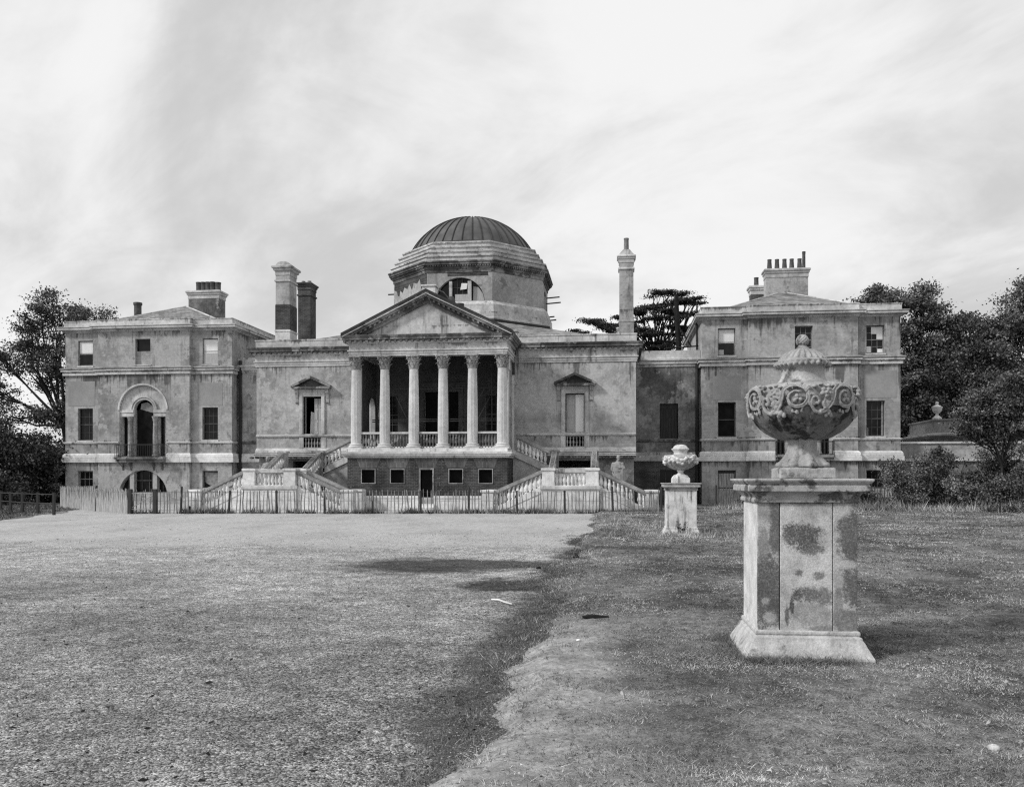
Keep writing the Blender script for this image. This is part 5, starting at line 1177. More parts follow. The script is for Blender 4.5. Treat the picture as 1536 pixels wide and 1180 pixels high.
# ------------------------------------------------------------------ statues beside the stairs
def statue(x, y, face, label, book):
    t = thing('statue', (x, y, 0), label, 'statue')
    m = MB(); m.box(x - .36, x + .36, y - .34, y + .34, -.1, .86); xa, xb = x - .36, x + .36
    P = [(xa, y - .34), (xb, y - .34), (xb, y + .34), (xa, y + .34)]
    m.sweep(P, [(0, .74), (.05, .78), (.08, .86), (.08, .92), (-.2, .93)], True); m.sweep(P, [(.1, -.1), (.1, .12), (.04, .18), (0, .22)], True); m.box(xa, xb, y - .34, y + .34, .8, .925); m.build('pedestal', 'stone_white', t)
    b = MB(); F = 1 if face > 0 else -1
    def sec(z, rx, ry, ox=0, oy=0, fold=0.0, ph=0.0):
        return [(ox + rx * math.cos(a) * (1 + fold * math.sin(9 * a + ph)), oy + ry * math.sin(a) * (1 + fold * math.sin(9 * a + ph)), z) for a in [2 * math.pi * i / 54 for i in range(54)]]
    S_ = [sec(.0, .26, .22, 0, 0, .10, 0), sec(.2, .25, .2, .01, 0, .10, .3), sec(.5, .23, .19, .02, 0, .09, .7), sec(.8, .22, .18, .01, -.01, .07, 1.2), sec(1.0, .215, .17, 0, -.01, .05, 1.8), sec(1.2, .22, .165, -.01, 0, .03, 2), sec(1.36, .25, .16, -.01, 0, .02, 2), sec(1.46, .235, .14, -.01, 0), sec(1.52, .13, .10, 0, 0), sec(1.56, .07, .07, 0, -.01), sec(1.62, .065, .068, .01, -.015)]
    vs = [p for q in S_ for p in q]; n = 54; fs = [(j * n + i, j * n + (i + 1) % n, (j + 1) * n + (i + 1) % n, (j + 1) * n + i) for j in range(len(S_) - 1) for i in range(n)]
    fs += [tuple(reversed(range(n))), tuple(range((len(S_) - 1) * n, len(S_) * n))]; b.addv(vs, fs)
    hx = .03 * F
    b.ball((hx, -.03, 1.735), (.088, .105, .13), 16, 12); b.ball((hx + .025 * F, -.125, 1.725), (.022, .03, .03), 8, 6)      # head, nose
    b.ball((hx + .02 * F, -.095, 1.645), (.05, .05, .07), 10, 8)                                                           # beard
    b.ball((hx, .02, 1.78), (.097, .10, .10), 12, 8); b.ball((hx + .045, -.105, 1.765), (.02, .014, .012), 6, 5); b.ball((hx - .03, -.115, 1.765), (.02, .014, .012), 6, 5)
    for q in (-1, 1): b.ball((hx + q * .088, -.02, 1.735), (.018, .03, .035), 7, 6)
    def limb(pts, rr): b.tube(pts, rr, 12); [b.ball(p, r, 10, 7) for p, r in zip(pts, rr)]
    if book:
        limb([(-.23, -.01, 1.42), (-.30, -.03, 1.16), (-.26, -.14, .93)], [.085, .07, .045])                 # hanging arm, hand on the drapery
        limb([(.22, -.02, 1.42), (.29, -.08, 1.20), (.08, -.22, 1.22)], [.09, .075, .045])                  # arm across the chest
        for k in range(4): b.tube([(.08 - .0 * k, -.24 + .004 * k, 1.25 - .02 * k), (.02, -.25, 1.25 - .021 * k), (-.02 + .006 * abs(k - 1), -.235, 1.245 - .02 * k)], [.012, .011, .009], 6)
        b.tube([(.08, -.22, 1.26), (.05, -.235, 1.295)], [.012, .009], 6)
        for k in range(4): b.tube([(-.28 + .016 * k, -.16, .92), (-.285 + .018 * k, -.18, .86), (-.28 + .018 * k, -.175, .81 + .008 * abs(k - 1.5))], [.012, .011, .009], 6)
        b.tube([(-.235, -.15, .93), (-.215, -.17, .88)], [.012, .009], 6)
        b.prism([[(.20, 1.12), (.36, 1.16), (.36, 1.3), (.2, 1.28)]], 'y', -.2, .06)
    else:
        limb([(-.22, -.01, 1.42), (-.31, -.05, 1.2), (-.12, -.22, 1.1)], [.09, .075, .045]); limb([(.22, 0, 1.42), (.30, .0, 1.18), (.28, -.12, .92)], [.085, .07, .045])
        for k in range(4): b.tube([(-.12, -.235, 1.13 - .02 * k), (-.06, -.25, 1.125 - .021 * k), (-.02 + .006 * abs(k - 1), -.24, 1.12 - .02 * k)], [.012, .011, .009], 6)
        for k in range(4): b.tube([(.27 + .016 * k, -.14, .91), (.265 + .018 * k, -.16, .85), (.27 + .017 * k, -.155, .80 + .008 * abs(k - 1.5))], [.012, .011, .009], 6)
        b.tube([(-.12, -.225, 1.15), (-.09, -.24, 1.19)], [.012, .009], 6); b.tube([(.25, -.13, .92), (.235, -.15, .87)], [.012, .009], 6)
    # cloak thrown over the shoulder in heavy folds
    for k in range(9):
        u = k / 8; b.tube([(-.2 + .44 * u, -.11 - .05 * math.sin(u * 3.1), 1.42 - .05 * u), (-.16 + .40 * u, -.19, 1.1 - .1 * u), (-.2 + .42 * u, -.21, .7 - .2 * u), (-.22 + .44 * u, -.23, .12)], [.035, .032, .034, .04], 8)
    for k in range(5):
        u = k / 4; b.tube([(-.24, -.08, 1.32 - .06 * k), (0, -.2, 1.06 - .07 * k), (.25, -.1, 1.12 - .05 * k)], .03, 8)
    b.box(-.3, .3, -.27, .26, -.03, .05)
    b.v = [(x + p[0], y + p[1], .93 + p[2] * .985) for p in b.v]
    remeshed(b, 'figure', 'statue', t, .011, .004, 2, seed=int(x))
statue(9.45, -2.5, 1, 'weathered statue of a bearded man in a robe with one arm across his chest', True)
statue(-8.82, -2.2, -1, 'pale statue of a robed man half hidden behind the left staircase rail', False)

# ------------------------------------------------------------------ paling fences
rf = random.Random(11)
FA, FB = Vector((-12.55, -8.85)), Vector((11.4, -6.12))
def fence(a, b, label, group=None, hgt=1.1, sp=.155, mat='paling', dense=False, posts=(True, False), ph=1.25, name='paling_fence', wires=(.18, .60, .98), z0=0.0):
    A, B = Vector(a), Vector(b); L = (B - A).length; d = (B - A) / L; nrm = Vector((d.y, -d.x)); mid = (A + B) / 2
    t = thing(name, (mid.x, mid.y, z0), label, 'fence', group); m = MB(); x = .03
    while x < L - .02:
        c = A + d * x; w = rf.uniform(.016, .03) if not dense else rf.uniform(.02, .04); h = hgt * rf.uniform(.93, 1.06); ln = rf.gauss(0, .035 if not dense else .02); ly = rf.gauss(0, .03); z = z0 - .03
        tp = c + d * ln + nrm * ly; md = c + d * (ln * .5 + rf.gauss(0, .012)); q = []
        for p_, zz_, k in ((c, z, 1), (md, z + h * .5, 1), (tp, z + h * .93, .9), (tp + d * rf.gauss(0, .01), z + h, .25)):
            for e in ((-1, -.5), (1, -.5), (1, .5), (-1, .5)): v = p_ + d * (e[0] * w * k) + nrm * (e[1] * w * .8); q.append((v.x, v.y, zz_))
        m.addv(q, [(4 * j + i, 4 * j + (i + 1) % 4, 4 * j + 4 + (i + 1) % 4, 4 * j + 4 + i) for j in range(3) for i in range(4)] + [(12, 13, 14, 15)])
        x += sp * rf.uniform(.8, 1.2)
    m.build('palings', mat, t)
    m = MB()
    for zz_ in wires: m.tube([(A.x, A.y, z0 + zz_), (mid.x, mid.y, z0 + zz_ - .02), (B.x, B.y, z0 + zz_)], .006 if not dense else .008, 5)
    m.build('wire', 'iron', t)
    for k, p_ in zip(posts, (A, B)):
        if k:
            m = MB(); m.tube([(p_.x, p_.y, z0 - .1), (p_.x + rf.gauss(0, .02), p_.y + .05, z0 + ph)], [.055, .05], 8); m.build('post', 'post', t)
    return t
n = 11; pts = [FA.lerp(FB, i / n) for i in range(n + 1)]
where = ['next to the black gate posts at the left', 'in front of the left newel of the left staircase', 'under the landing of the left staircase', 'before the right flight of the left staircase', 'left of the brick portico base', 'below the left cellar windows', 'across the cellar door', 'before the left flight of the right staircase', 'under the landing of the right staircase', 'before the right flight of the right staircase', 'at the right end, nearest the small urn']
for i in range(n):
    fence(pts[i], pts[i + 1], 'split paling bay ' + where[i], 'bays of the long split paling fence', mat='paling_run', posts=(i > 0, i == n - 1), ph=1.05 + .18 * (i % 3 == 1))
# gate bay on the left
ga = Vector((-12.62, -8.95)); gb = Vector((-11.52, -8.75))
g_ = thing('fence_gate', (-12.05, -8.85, 0), 'narrow paling gate between two stout black posts at the left of the fence', 'gate')
for p_ in (ga, gb): m = MB(); m.box(p_.x - .09, p_.x + .09, p_.y - .09, p_.y + .09, -.1, 1.12); m.build('post', 'post', g_, bevel=.02)
m = MB()
for zz_ in (.2, .92): m.tube([(ga.x, ga.y - .03, zz_), (gb.x, gb.y - .03, zz_)], .025, 6)
m.tube([(ga.x, ga.y - .02, .22), (gb.x, gb.y - .02, .9)], .02, 6); m.build('rail', 'paling', g_)
# close wattle screen running back to the left wing
fence((-20.3, -2.6), (-15.9, -6.35), 'close set split paling screen, far half, ending below the left wing corner', 'close paling screen at the left', 1.2, .052, 'paling', True, (False, False), z0=.0)
fence((-15.9, -6.35), (-12.72, -8.98), 'close set split paling screen, near half, joining the black gate posts', 'close paling screen at the left', 1.12, .052, 'paling', True, (True, False), z0=.0)
# right-hand fences
fence((14.6, .6), (19.2, .2), 'dark paling fence with creeper behind the two urns', 'paling fence below the right wing', 1.15, .13, 'paling_dark')
fence((19.2, .2), (24.2, -.3), 'dark overgrown paling fence right of the large pedestal', 'paling fence below the right wing', 1.25, .12, 'paling_dark', posts=(True, True), ph=1.4)
# iron railing on the left verge
rl = thing('iron_railing', (-16, -10.4, 0), 'low dark iron railing with square posts on the shaded verge at far left', 'railing')
rp = [(-15.15, -10.7), (-16.4, -10.0), (-17.8, -9.1), (-19.2, -8.0), (-20.6, -6.8), (-22.2, -5.6)]
for a, b in rp: m = MB(); m.box(a - .05, a + .05, b - .05, b + .05, -.1, .98); m.build('post', 'iron', rl)
m = MB()
for zz_ in (.9, .5): m.tube([(a, b, zz_) for a, b in rp] + [(-27, -2, zz_)], .022, 6)
m.build('rail', 'iron', rl)
# stone stump and gate pier
m = MB(); m.box(-10.45, -9.95, -8.1, -7.7, -.05, .62); m.prism([[(-10.45, .62), (-9.95, .62), (-10.1, .74), (-10.3, .74)]], 'y', -8.1, -7.7)
st_ = thing('stone_stump', (-10.2, -7.9, 0), 'squat pale stone stump with a dark hole behind the paling fence at left', 'stone post'); m.build('block', 'stone_white', st_, bevel=.03)
m = MB(); m.lathe((0, 0, 0), [(.1, 0), (.1, .05)], 14); m.v = [(-10.2 + a, -8.06 - c, .2 + b * 1.4) for a, b, c in m.v]; m.build('drain_hole', 'void', st_)
gp_ = thing('gate_pier', (13.05, -2, 0), 'plain white pier just behind the small urn pedestal', 'pier')
m = MB(); m.box(12.82, 13.32, -2.3, -1.8, -.1, 1.05); m.build('shaft', 'stone_white', gp_, bevel=.02); m = MB(); m.box(12.77, 13.37, -2.35, -1.75, 1.05, 1.15); m.build('cap', 'stone_white', gp_, bevel=.02)

# ------------------------------------------------------------------ foreground pedestal and urn
def pedestal(px0, px1, py0, py1, z0, zt, label, near):
    t = thing('pedestal', ((px0 + px1) / 2, (py0 + py1) / 2, z0), label, 'pedestal'); zb = z0 + .29; zc = zt - .195
    P = [(px0, py0), (px1, py0), (px1, py1), (px0, py1)]
    if near:
        a, b = px0 + .185, px0 + .62
        for x0_, x1_, mt in ((px0, a - .004, 'ped_left'), (a + .003, b - .003, 'ped_slab'), (b + .003, px1, 'ped_right')):
            m = MB(); nx, nz = 8, 40; m.box(x0_, x1_, py0, py0 + .2, zb - .02, zc + .02); m.build('face_slab', mt, t, bevel=.006)
        m = MB(); m.box(px0 + .004, px1 - .004, py0 + .2, py1, zb - .02, zc + .02); m.build('core', 'ped_pale', t, bevel=.008)
        m = MB(); m.box(px0 - .001, px0 + .03, py0 + .02, py1 - .01, zb, zc); m.build('side_slab', 'ped_pale', t, bevel=.004)
    else:
        m = MB(); m.box(px0, px1, py0, py1, zb - .02, zc + .02); m.build('shaft', 'ped_far', t, bevel=.01)
    m = MB(); m.sweep(P, [(-.3, zb + .005), (.0, zb + .005), (.018, zb), (.022, zb - .028), (.012, zb - .034), (.012, zb - .042), (.034, zb - .05), (.038, zb - .07), (.105, z0 + .10), (.116, z0 + .085), (.118, z0 - .08), (-.3, z0 - .08)], True, True)
    if near: remeshed(m, 'base', 'ped_base', t, .0062, .006, 1, seed=3)
    else: m.build('base', 'ped_far', t)
    k = zt - 1.6
    m = MB(); m.sweep(P, [(-.35, 1.39 + k), (0.0198, 1.395 + k), (0.0251, 1.4 + k), (0.0251, 1.425 + k), (0.0165, 1.43 + k), (0.0198, 1.45 + k), (0.0297, 1.468 + k), (0.0495, 1.482 + k), (0.0627, 1.487 + k), (0.0858, 1.49 + k), (0.0858, 1.538 + k), (0.0779, 1.543 + k), (0.0779, 1.553 + k), (0.0891, 1.556 + k), (0.099, 1.566 + k), (0.1023, 1.574 + k), (0.1122, 1.576 + k), (0.1122, 1.598 + k), (-.35, 1.6 + k)], True, True)
    if near: remeshed(m, 'cap', 'ped_cap', t, .0048, .0025, 0, seed=7)
    else: m.build('cap', 'urn_pale', t)
    return t
PX0, PX1, PY0, PY1 = 10.555, 11.375, -39.0, -38.18
pedestal(PX0, PX1, PY0, PY1, .02, 1.6, 'big stained stone pedestal with moulded cap in the right foreground', True)
UX, UY, UZ = 11.01, -38.59, 1.6
u = thing('garden_urn', (UX, UY, UZ), 'large lidded stone urn carved with vine scrolls, standing on the near pedestal', 'urn')
k = .00120
m = MB(); m.box(UX - .238, UX + .238, UY - .238, UY + .238, UZ - .004, UZ + .092)
remeshed(m, 'plinth', 'urn_pale', u, .008, .012, 4, seed=2)
def zr(y): return UZ + (1118 - y) * k
# foot with lobed toes and a fluted waist
m = MB(); m.lathe((UX, UY, 0), [(0, zr(1042)), (0.1910, zr(1042)), (0.2120, zr(1030)), (0.2005, zr(1008)), (0.1767, zr(985)), (0.1432, zr(955)), (0.1222, zr(915)), (0.1165, zr(880)), (0.1261, zr(850)), (0.1299, zr(832)), (0.1146, zr(815)), (0, zr(812))], 64)
for i in range(8):
    a = 2 * math.pi * i / 8 + .2; c, q = math.cos(a), math.sin(a)
    m.tube([(UX + .108 * c, UY + .108 * q, zr(845)), (UX + .110 * c, UY + .110 * q, zr(900)), (UX + .135 * c, UY + .135 * q, zr(960)), (UX + .175 * c, UY + .175 * q, zr(1005)), (UX + .215 * c, UY + .215 * q, zr(1028))], [.026, .027, .032, .040, .032], 10)
    m.ball((UX + .205 * c, UY + .205 * q, zr(1020)), (.045, .045, .030), 12, 8)
remeshed(m, 'foot', 'urn_stone', u, .0065, .006, 2, seed=5)
# bowl
prof = [(0, zr(826)), (0.0955, zr(825)), (0.1815, zr(814)), (0.2579, zr(792)), (0.3199, zr(762)), (0.3744, zr(725)), (0.4154, zr(690)), (0.4412, zr(655)), (0.4527, zr(620)), (0.4584, zr(580)), (0.4603, zr(530)), (0.4565, zr(485)), (0.4469, zr(462)), (0.4202, zr(447)), (0.3247, zr(425)), (0.2292, zr(413)), (0, zr(411))]
def rad_at(z):
    for (r0, z0), (r1, z1) in zip(prof[1:], prof[2:]):
        if min(z0, z1) <= z <= max(z0, z1): return r0 + (r1 - r0) * ((z - z0) / (z1 - z0) if z1 != z0 else 0)
    return .46
m = MB(); m.lathe((UX, UY, 0), [(r, z) for r, z in prof if z < zr(600)] + [(0.4488, zr(600)), (0, zr(600))], 96)
for i in range(10):   # shallow lobes on the underside
    a = 2 * math.pi * i / 10 + .3; m.tube([(UX + (r - .022) * math.cos(a), UY + (r - .022) * math.sin(a), z) for r, z in prof[1:9]], [.02, .028, .032, .034, .034, .032, .03, .026], 10)
remeshed(m, 'bowl', 'urn_bowl', u, .008, .005, 4, seed=9)
# carved frieze of scrolling vine: curled ribbons, flowers and leaves
m = MB(); fr = [(0.0000, zr(655)), (0.4154, zr(655)), (0.4231, zr(625)), (0.4240, zr(580)), (0.4240, zr(520)), (0.4221, zr(485)), (0.4183, zr(462)), (0.4011, zr(447)), (0.3151, zr(424)), (0.1910, zr(414)), (0, zr(414))]
m.lathe((UX, UY, 0), fr, 120)
ru = random.Random(4)
def S3(a, yy, o):
    z = zr(yy); r = rad_at(z) + o; return Vector((UX + r * math.cos(a), UY + r * math.sin(a), z))
NS = 7; ST = 2 * math.pi / NS; A0 = -math.pi / 2 - .30; au = k / .462; CYS = 545
def ribbon(pts, r0, r1, flat=.0):
    n = len(pts); m.tube(pts, [r0 + (r1 - r0) * i / (n - 1) for i in range(n)], 9)
def spline(P, n=8):
    out_ = []
    for i in range(len(P) - 1):
        p0 = P[max(i - 1, 0)]; p1 = P[i]; p2 = P[i + 1]; p3 = P[min(i + 2, len(P) - 1)]
        for j in range(n):
            t = j / n; out_.append(tuple(.5 * (2 * b_ + (c_ - a_) * t + (2 * a_ - 5 * b_ + 4 * c_ - d_) * t * t + (3 * b_ - a_ - 3 * c_ + d_) * t ** 3) for a_, b_, c_, d_ in zip(p0, p1, p2, p3)))
    return out_ + [P[-1]]
for i in range(NS):
    ac = A0 + i * ST; W = ST / au
    def pt(x_, y_, o): return S3(ac + x_ * au, y_, o)
    # ribbon: out of the trough on the left, over the top and round into the eye
    path_ = [(-190, 650), (-150, 640), (-112, 590), (-98, 540), (-84, 490), (-40, 462), (12, 462), (58, 488), (76, 540), (58, 592), (10, 612), (-38, 598), (-56, 556), (-44, 518), (-10, 500), (22, 510)]
    P2 = spline(path_, 6); n_ = len(P2)
    P2 = [(x_ + ru.uniform(-2, 2), y_ + ru.uniform(-2, 2)) for x_, y_ in P2]
    def side(j, o_):
        (xa, ya), (xb, yb) = P2[max(j - 1, 0)], P2[min(j + 1, n_ - 1)]; tl = math.hypot(xb - xa, yb - ya) or 1
        return (P2[j][0] - (yb - ya) / tl * o_, P2[j][1] + (xb - xa) / tl * o_)
    for o_, rr_, lift in ((-9, .0085, .020), (9, .0085, .024), (0, .0095, .010)):
        m.tube([pt(*side(j, o_ * (1 - .75 * max(0, j / n_ - .45) / .55)), (.002 + lift * min(1, j / 16))) for j in range(n_)], [rr_ * (1 if j < n_ * .75 else .75) for j in range(n_)], 7)
    # acanthus lobes springing from the outside of the ribbon
    for j in range(6, 60, 5):
        (xa, ya), (xb, yb) = P2[j], P2[j + 1]; tx, ty = xb - xa, yb - ya; tl = math.hypot(tx, ty) or 1; nx_, ny_ = -ty / tl, tx / tl
        if xa * nx_ + (ya - 550) * ny_ < 0: nx_, ny_ = -nx_, -ny_
        sc_ = ru.uniform(.7, 1.2)
        for q, rr_ in ((16, .013), (27, .012), (36, .008)): m.ball(pt(xa + nx_ * q * sc_ + tx / tl * q * .5, min(max(ya + ny_ * q * sc_ + ty / tl * q * .5, 448), 668), .004 + .012 * sc_), (rr_ * sc_, rr_ * sc_, rr_ * sc_), 7, 5)
    # three lobed flower in the eye
    for t, s_ in ((R(100), 1), (R(220), .9), (R(-20), .95)):
        m.ball(pt(6 + 22 * math.cos(t), 556 - 20 * math.sin(t), .012), (.019 * s_, .019 * s_, .021 * s_), 9, 7)
    m.ball(pt(6, 556, .02), .010, 7, 5)
    # trough ribbon to the next scroll and its small curl
    m.tube([pt(x_, y_, .016) for x_, y_ in spline([(96, 600), (118, 640), (160, 660), (W - 190, 650)], 6)], .014, 8)
    m.tube([pt(x_, y_, .018) for x_, y_ in spline([(100, 600), (104, 556), (130, 546), (148, 570), (138, 592), (122, 584)], 5)], .012, 8)
    # five petalled flower above the trough, leaf below it
    fx, fy = 196, 515
    m.ball(pt(fx, fy, .032), .015, 9, 7)
    for q in range(5):
        t = 2 * math.pi * q / 5 + .3; m.ball(pt(fx + 27 * math.cos(t), fy + 26 * math.sin(t), .016), (.021, .021, .020), 9, 7)
    for x_, y_, s_ in ((180, 592, 1.1), (212, 584, .9), (196, 612, 1.0), (-118, 652, 1.0), (-138, 672, .8), (-98, 668, .8), (-30, 640, .7), (0, 648, .8), (32, 640, .7), (-150, 560, .7), (-140, 520, .6), (240, 545, .7)):
        m.ball(pt(x_, y_, .006), (.020 * s_, .020 * s_, .026 * s_), 8, 6); m.ball(pt(x_ + 9, y_ + 9, .012), .010 * s_, 6, 5)
    for q in range(7):
        x_ = (q / 7 - .5) * W + ru.uniform(-12, 12); m.ball(pt(x_, 462 + ru.uniform(-8, 10), ru.uniform(-.018, .0)), (.022, .022, ru.uniform(.010, .018)), 8, 6)
remeshed(m, 'vine_frieze', 'urn_stone', u, .0048, .007, 0, seed=11)
# neck, lid with gadroons, pine cone finial
m = MB(); m.lathe((UX, UY, 0), [(0, zr(425)), (0.2216, zr(425)), (0.2197, zr(408)), (0.2005, zr(390)), (0.1853, zr(360)), (0.1795, zr(330)), (0.1834, zr(305)), (0.1958, zr(290)), (0.1910, zr(282)), (0, zr(280))], 80); remeshed(m, 'neck', 'urn_pale', u, .0075, .006, 2, seed=13)
m = MB(); m.lathe((UX, UY, 0), [(0, zr(300)), (0.1910, zr(298)), (0.2120, zr(284)), (0.2273, zr(268)), (0.2330, zr(256)), (0.2273, zr(250)), (0.1958, zr(240)), (0.1767, zr(222)), (0.1432, zr(196)), (0.1003, zr(176)), (0.0669, zr(160)), (0.0497, zr(146)), (0.0382, zr(136)), (0, zr(134))], 80)
for i in range(30):
    a = 2 * math.pi * i / 30; c, q = math.cos(a), math.sin(a); c2, q2 = math.cos(a + .12), math.sin(a + .12)
    m.tube([(UX + .222 * c, UY + .222 * q, zr(294)), (UX + .24 * c2, UY + .24 * q2, zr(272))], [.014, .015], 7)
for i in range(22):
    a = 2 * math.pi * i / 22; c, q = math.cos(a), math.sin(a)
    m.tube([(UX + r * c, UY + r * q, z) for r, z in ((0.2025, zr(242)), (0.1767, zr(222)), (0.1432, zr(196)), (0.1003, zr(176)), (0.0669, zr(162)))], [.014, .017, .015, .011, .008], 7)
lid = remeshed(m, 'lid', 'urn_stone', u, .0062, .005, 1, seed=15)
m = MB(); m.lathe((UX, UY, 0), [(0, zr(140)), (0.0420, zr(138)), (0.0325, zr(130)), (0.0286, zr(126)), (0.0401, zr(116)), (0.0478, zr(100)), (0.0458, zr(80)), (0.0344, zr(62)), (0.0153, zr(52)), (0, zr(50))], 32)
for j in range(7):
    for i in range(11):
        a = 2 * math.pi * (i + .5 * (j % 2)) / 11; yy = 118 - j * 9.5; r = .05 * math.sin(math.pi * (.32 + .085 * j)) ; m.ball((UX + r * math.cos(a), UY + r * math.sin(a), zr(yy)), .0105, 7, 5)
remeshed(m, 'finial', 'urn_stone', lid, .004, .003, 0, seed=17)
# ------------------------------------------------------------------ second urn further along the avenue
pedestal(10.72, 11.54, -22.4, -21.6, -.02, 1.48, 'smaller looking whitish pedestal with dark run marks, halfway to the house', False)
VX, VY, VZ = 11.13, -22.0, 1.48
u2 = thing('garden_urn', (VX, VY, VZ), 'pale urn with a thick flower garland and low lid, on the farther pedestal', 'urn')
m = MB(); m.box(VX - .25, VX + .25, VY - .25, VY + .25, VZ - .003, VZ + .16); m.build('plinth', 'ped_far', u2, bevel=.015)
m = MB(); m.lathe((VX, VY, VZ), [(0, .15), (.25, .15), (.24, .19), (.19, .25), (.10, .29), (.075, .33), (.08, .37), (.11, .40), (.09, .43), (0, .43)], 32); m.build('foot', 'ped_far', u2, 50)
m = MB(); m.lathe((VX, VY, VZ), [(0, .41), (.09, .42), (.20, .46), (.32, .53), (.42, .62), (.47, .72), (.48, .82), (.44, .90), (.3, .93), (0, .93)], 48)
for i in range(8):
    a = 2 * math.pi * i / 8; m.tube([(VX + r * math.cos(a), VY + r * math.sin(a), VZ + z) for r, z in ((.09, .42), (.2, .46), (.32, .53), (.42, .62))], [.01, .02, .025, .02], 6)
m.build('bowl', 'urn_stone', u2, 60)
m = MB(); rg = random.Random(3)
for i in range(120):
    a = rg.random() * 6.283; sag = .05 * math.cos(a * 4); z = .75 - sag + rg.gauss(0, .055); r = .485 - abs(z - .77) * .25
    s_ = rg.uniform(.035, .06); c0 = Vector((VX + r * math.cos(a), VY + r * math.sin(a), VZ + z)); m.ball(c0, (s_, s_, s_), 8, 6)
m.lathe((VX, VY, VZ), [(0, .66), (.44, .67), (.475, .75), (.46, .86), (0, .88)], 40)
remeshed(m, 'garland', 'ped_far', u2, .016, .012, 0, seed=21)
m = MB(); m.lathe((VX, VY, VZ), [(0, .9), (.21, .9), (.19, .95), (.19, 1.02), (.23, 1.06), (.24, 1.09), (0, 1.1)], 36); m.build('neck', 'ped_far', u2, 50)
m = MB(); m.lathe((VX, VY, VZ), [(0, 1.085), (.25, 1.085), (.255, 1.11), (.21, 1.14), (.19, 1.19), (.14, 1.235), (.07, 1.255), (0, 1.26)], 36)
for i in range(24):
    a = 2 * math.pi * i / 24; m.ball((VX + .235 * math.cos(a), VY + .235 * math.sin(a), VZ + 1.115), .018, 6, 5)
m.build('lid', 'ped_far', u2, 50)

u2.scale = (.97, .97, .84)

# ------------------------------------------------------------------ trees and shrubs
def rotm(n, rng):
    a = rng.normal(size=(n, 3)); a /= np.linalg.norm(a, axis=1)[:, None]; b = rng.normal(size=(n, 3)); b -= a * (a * b).sum(1)[:, None]; b /= np.linalg.norm(b, axis=1)[:, None]
    return a, b
def leaf_mesh(pts, size, rng, mat, flat=0.0, name='crown'):
    n = len(pts); a, b = rotm(n, rng)
    if flat: a[:, 2] *= (1 - flat); b[:, 2] *= (1 - flat)
    s = size * (.55 + .9 * rng.random(n))[:, None]
    v = np.empty((n, 4, 3)); v[:, 0] = pts - a * s; v[:, 1] = pts + b * s * .55; v[:, 2] = pts + a * s; v[:, 3] = pts - b * s * .55
    return fast_mesh(name, v.reshape(-1, 3), np.arange(n * 4), 4, mat)
def tree(name, base, label, cat, blobs, per, leaf, mat, seed, trunk=.35, group=None, clumps=14, cr=.42, flat=0.0, sq=.55, fork=None, limb=.5):
    """trunk with limbs to each blob and twigs to each clump; leaves gather in clumps with gaps"""
    rng = np.random.default_rng(seed); t = thing(name, base, label, cat, group); B = Vector(base); tm = MB(); pts = []
    top = max(b[2] for b in blobs); fork = fork or (top - B.z) * .38
    cx_ = sum(b[0] for b in blobs) / len(blobs); cy_ = sum(b[1] for b in blobs) / len(blobs)
    F = Vector((B.x + (cx_ - B.x) * .25, B.y + (cy_ - B.y) * .25, B.z + fork))
    tm.tube([B - Vector((0, 0, .2)), B + Vector((0, 0, .15)), B.lerp(F, .5) + Vector((rng.normal() * .12, rng.normal() * .12, 0)), F], [trunk * 1.35, trunk * 1.05, trunk * .9, trunk * .8], 10)
    for (bx, by, bz, rx, ry, rz) in blobs:
        Bc = Vector((bx, by, bz)); mid = F.lerp(Bc, .5) + Vector((rng.normal() * .35, rng.normal() * .35, .25 + rng.normal() * .2))
        tm.tube([F, F.lerp(mid, .5) + Vector((rng.normal() * .12, 0, .1)), mid, Bc], [trunk * limb, trunk * limb * .72, trunk * limb * .5, trunk * limb * .28], 8)
        nc = max(3, int(clumps * (rx * rz) ** .5 / 1.8))
        for c in range(nc):
            d = rng.normal(size=3); d /= np.linalg.norm(d); rr = rng.random() ** .38
            p = np.array([bx + rx * d[0] * rr, by + ry * d[1] * rr, bz + rz * d[2] * rr])
            st_ = mid.lerp(Bc, rng.random()); pv = Vector(p); tm.tube([st_, st_.lerp(pv, .5) + Vector((rng.normal() * .12, rng.normal() * .12, rng.normal() * .1)), pv], [trunk * .11 + .012, trunk * .07 + .01, .012], 5)
            m_ = int(per * (.5 + rng.random())); q = rng.normal(size=(m_, 3)) * cr * (.6 + .7 * rng.random()); q[:, 2] *= sq; pts.append(p + q)
    tm.build('trunk', 'bark', t, 60)
    o = bpy.data.objects.new('crown', leaf_mesh(np.concatenate(pts), leaf, rng, mat, flat)); COL.objects.link(o); o.parent = t; o.location = (-base[0], -base[1], -base[2])
    return t
G = 'trees behind the house'
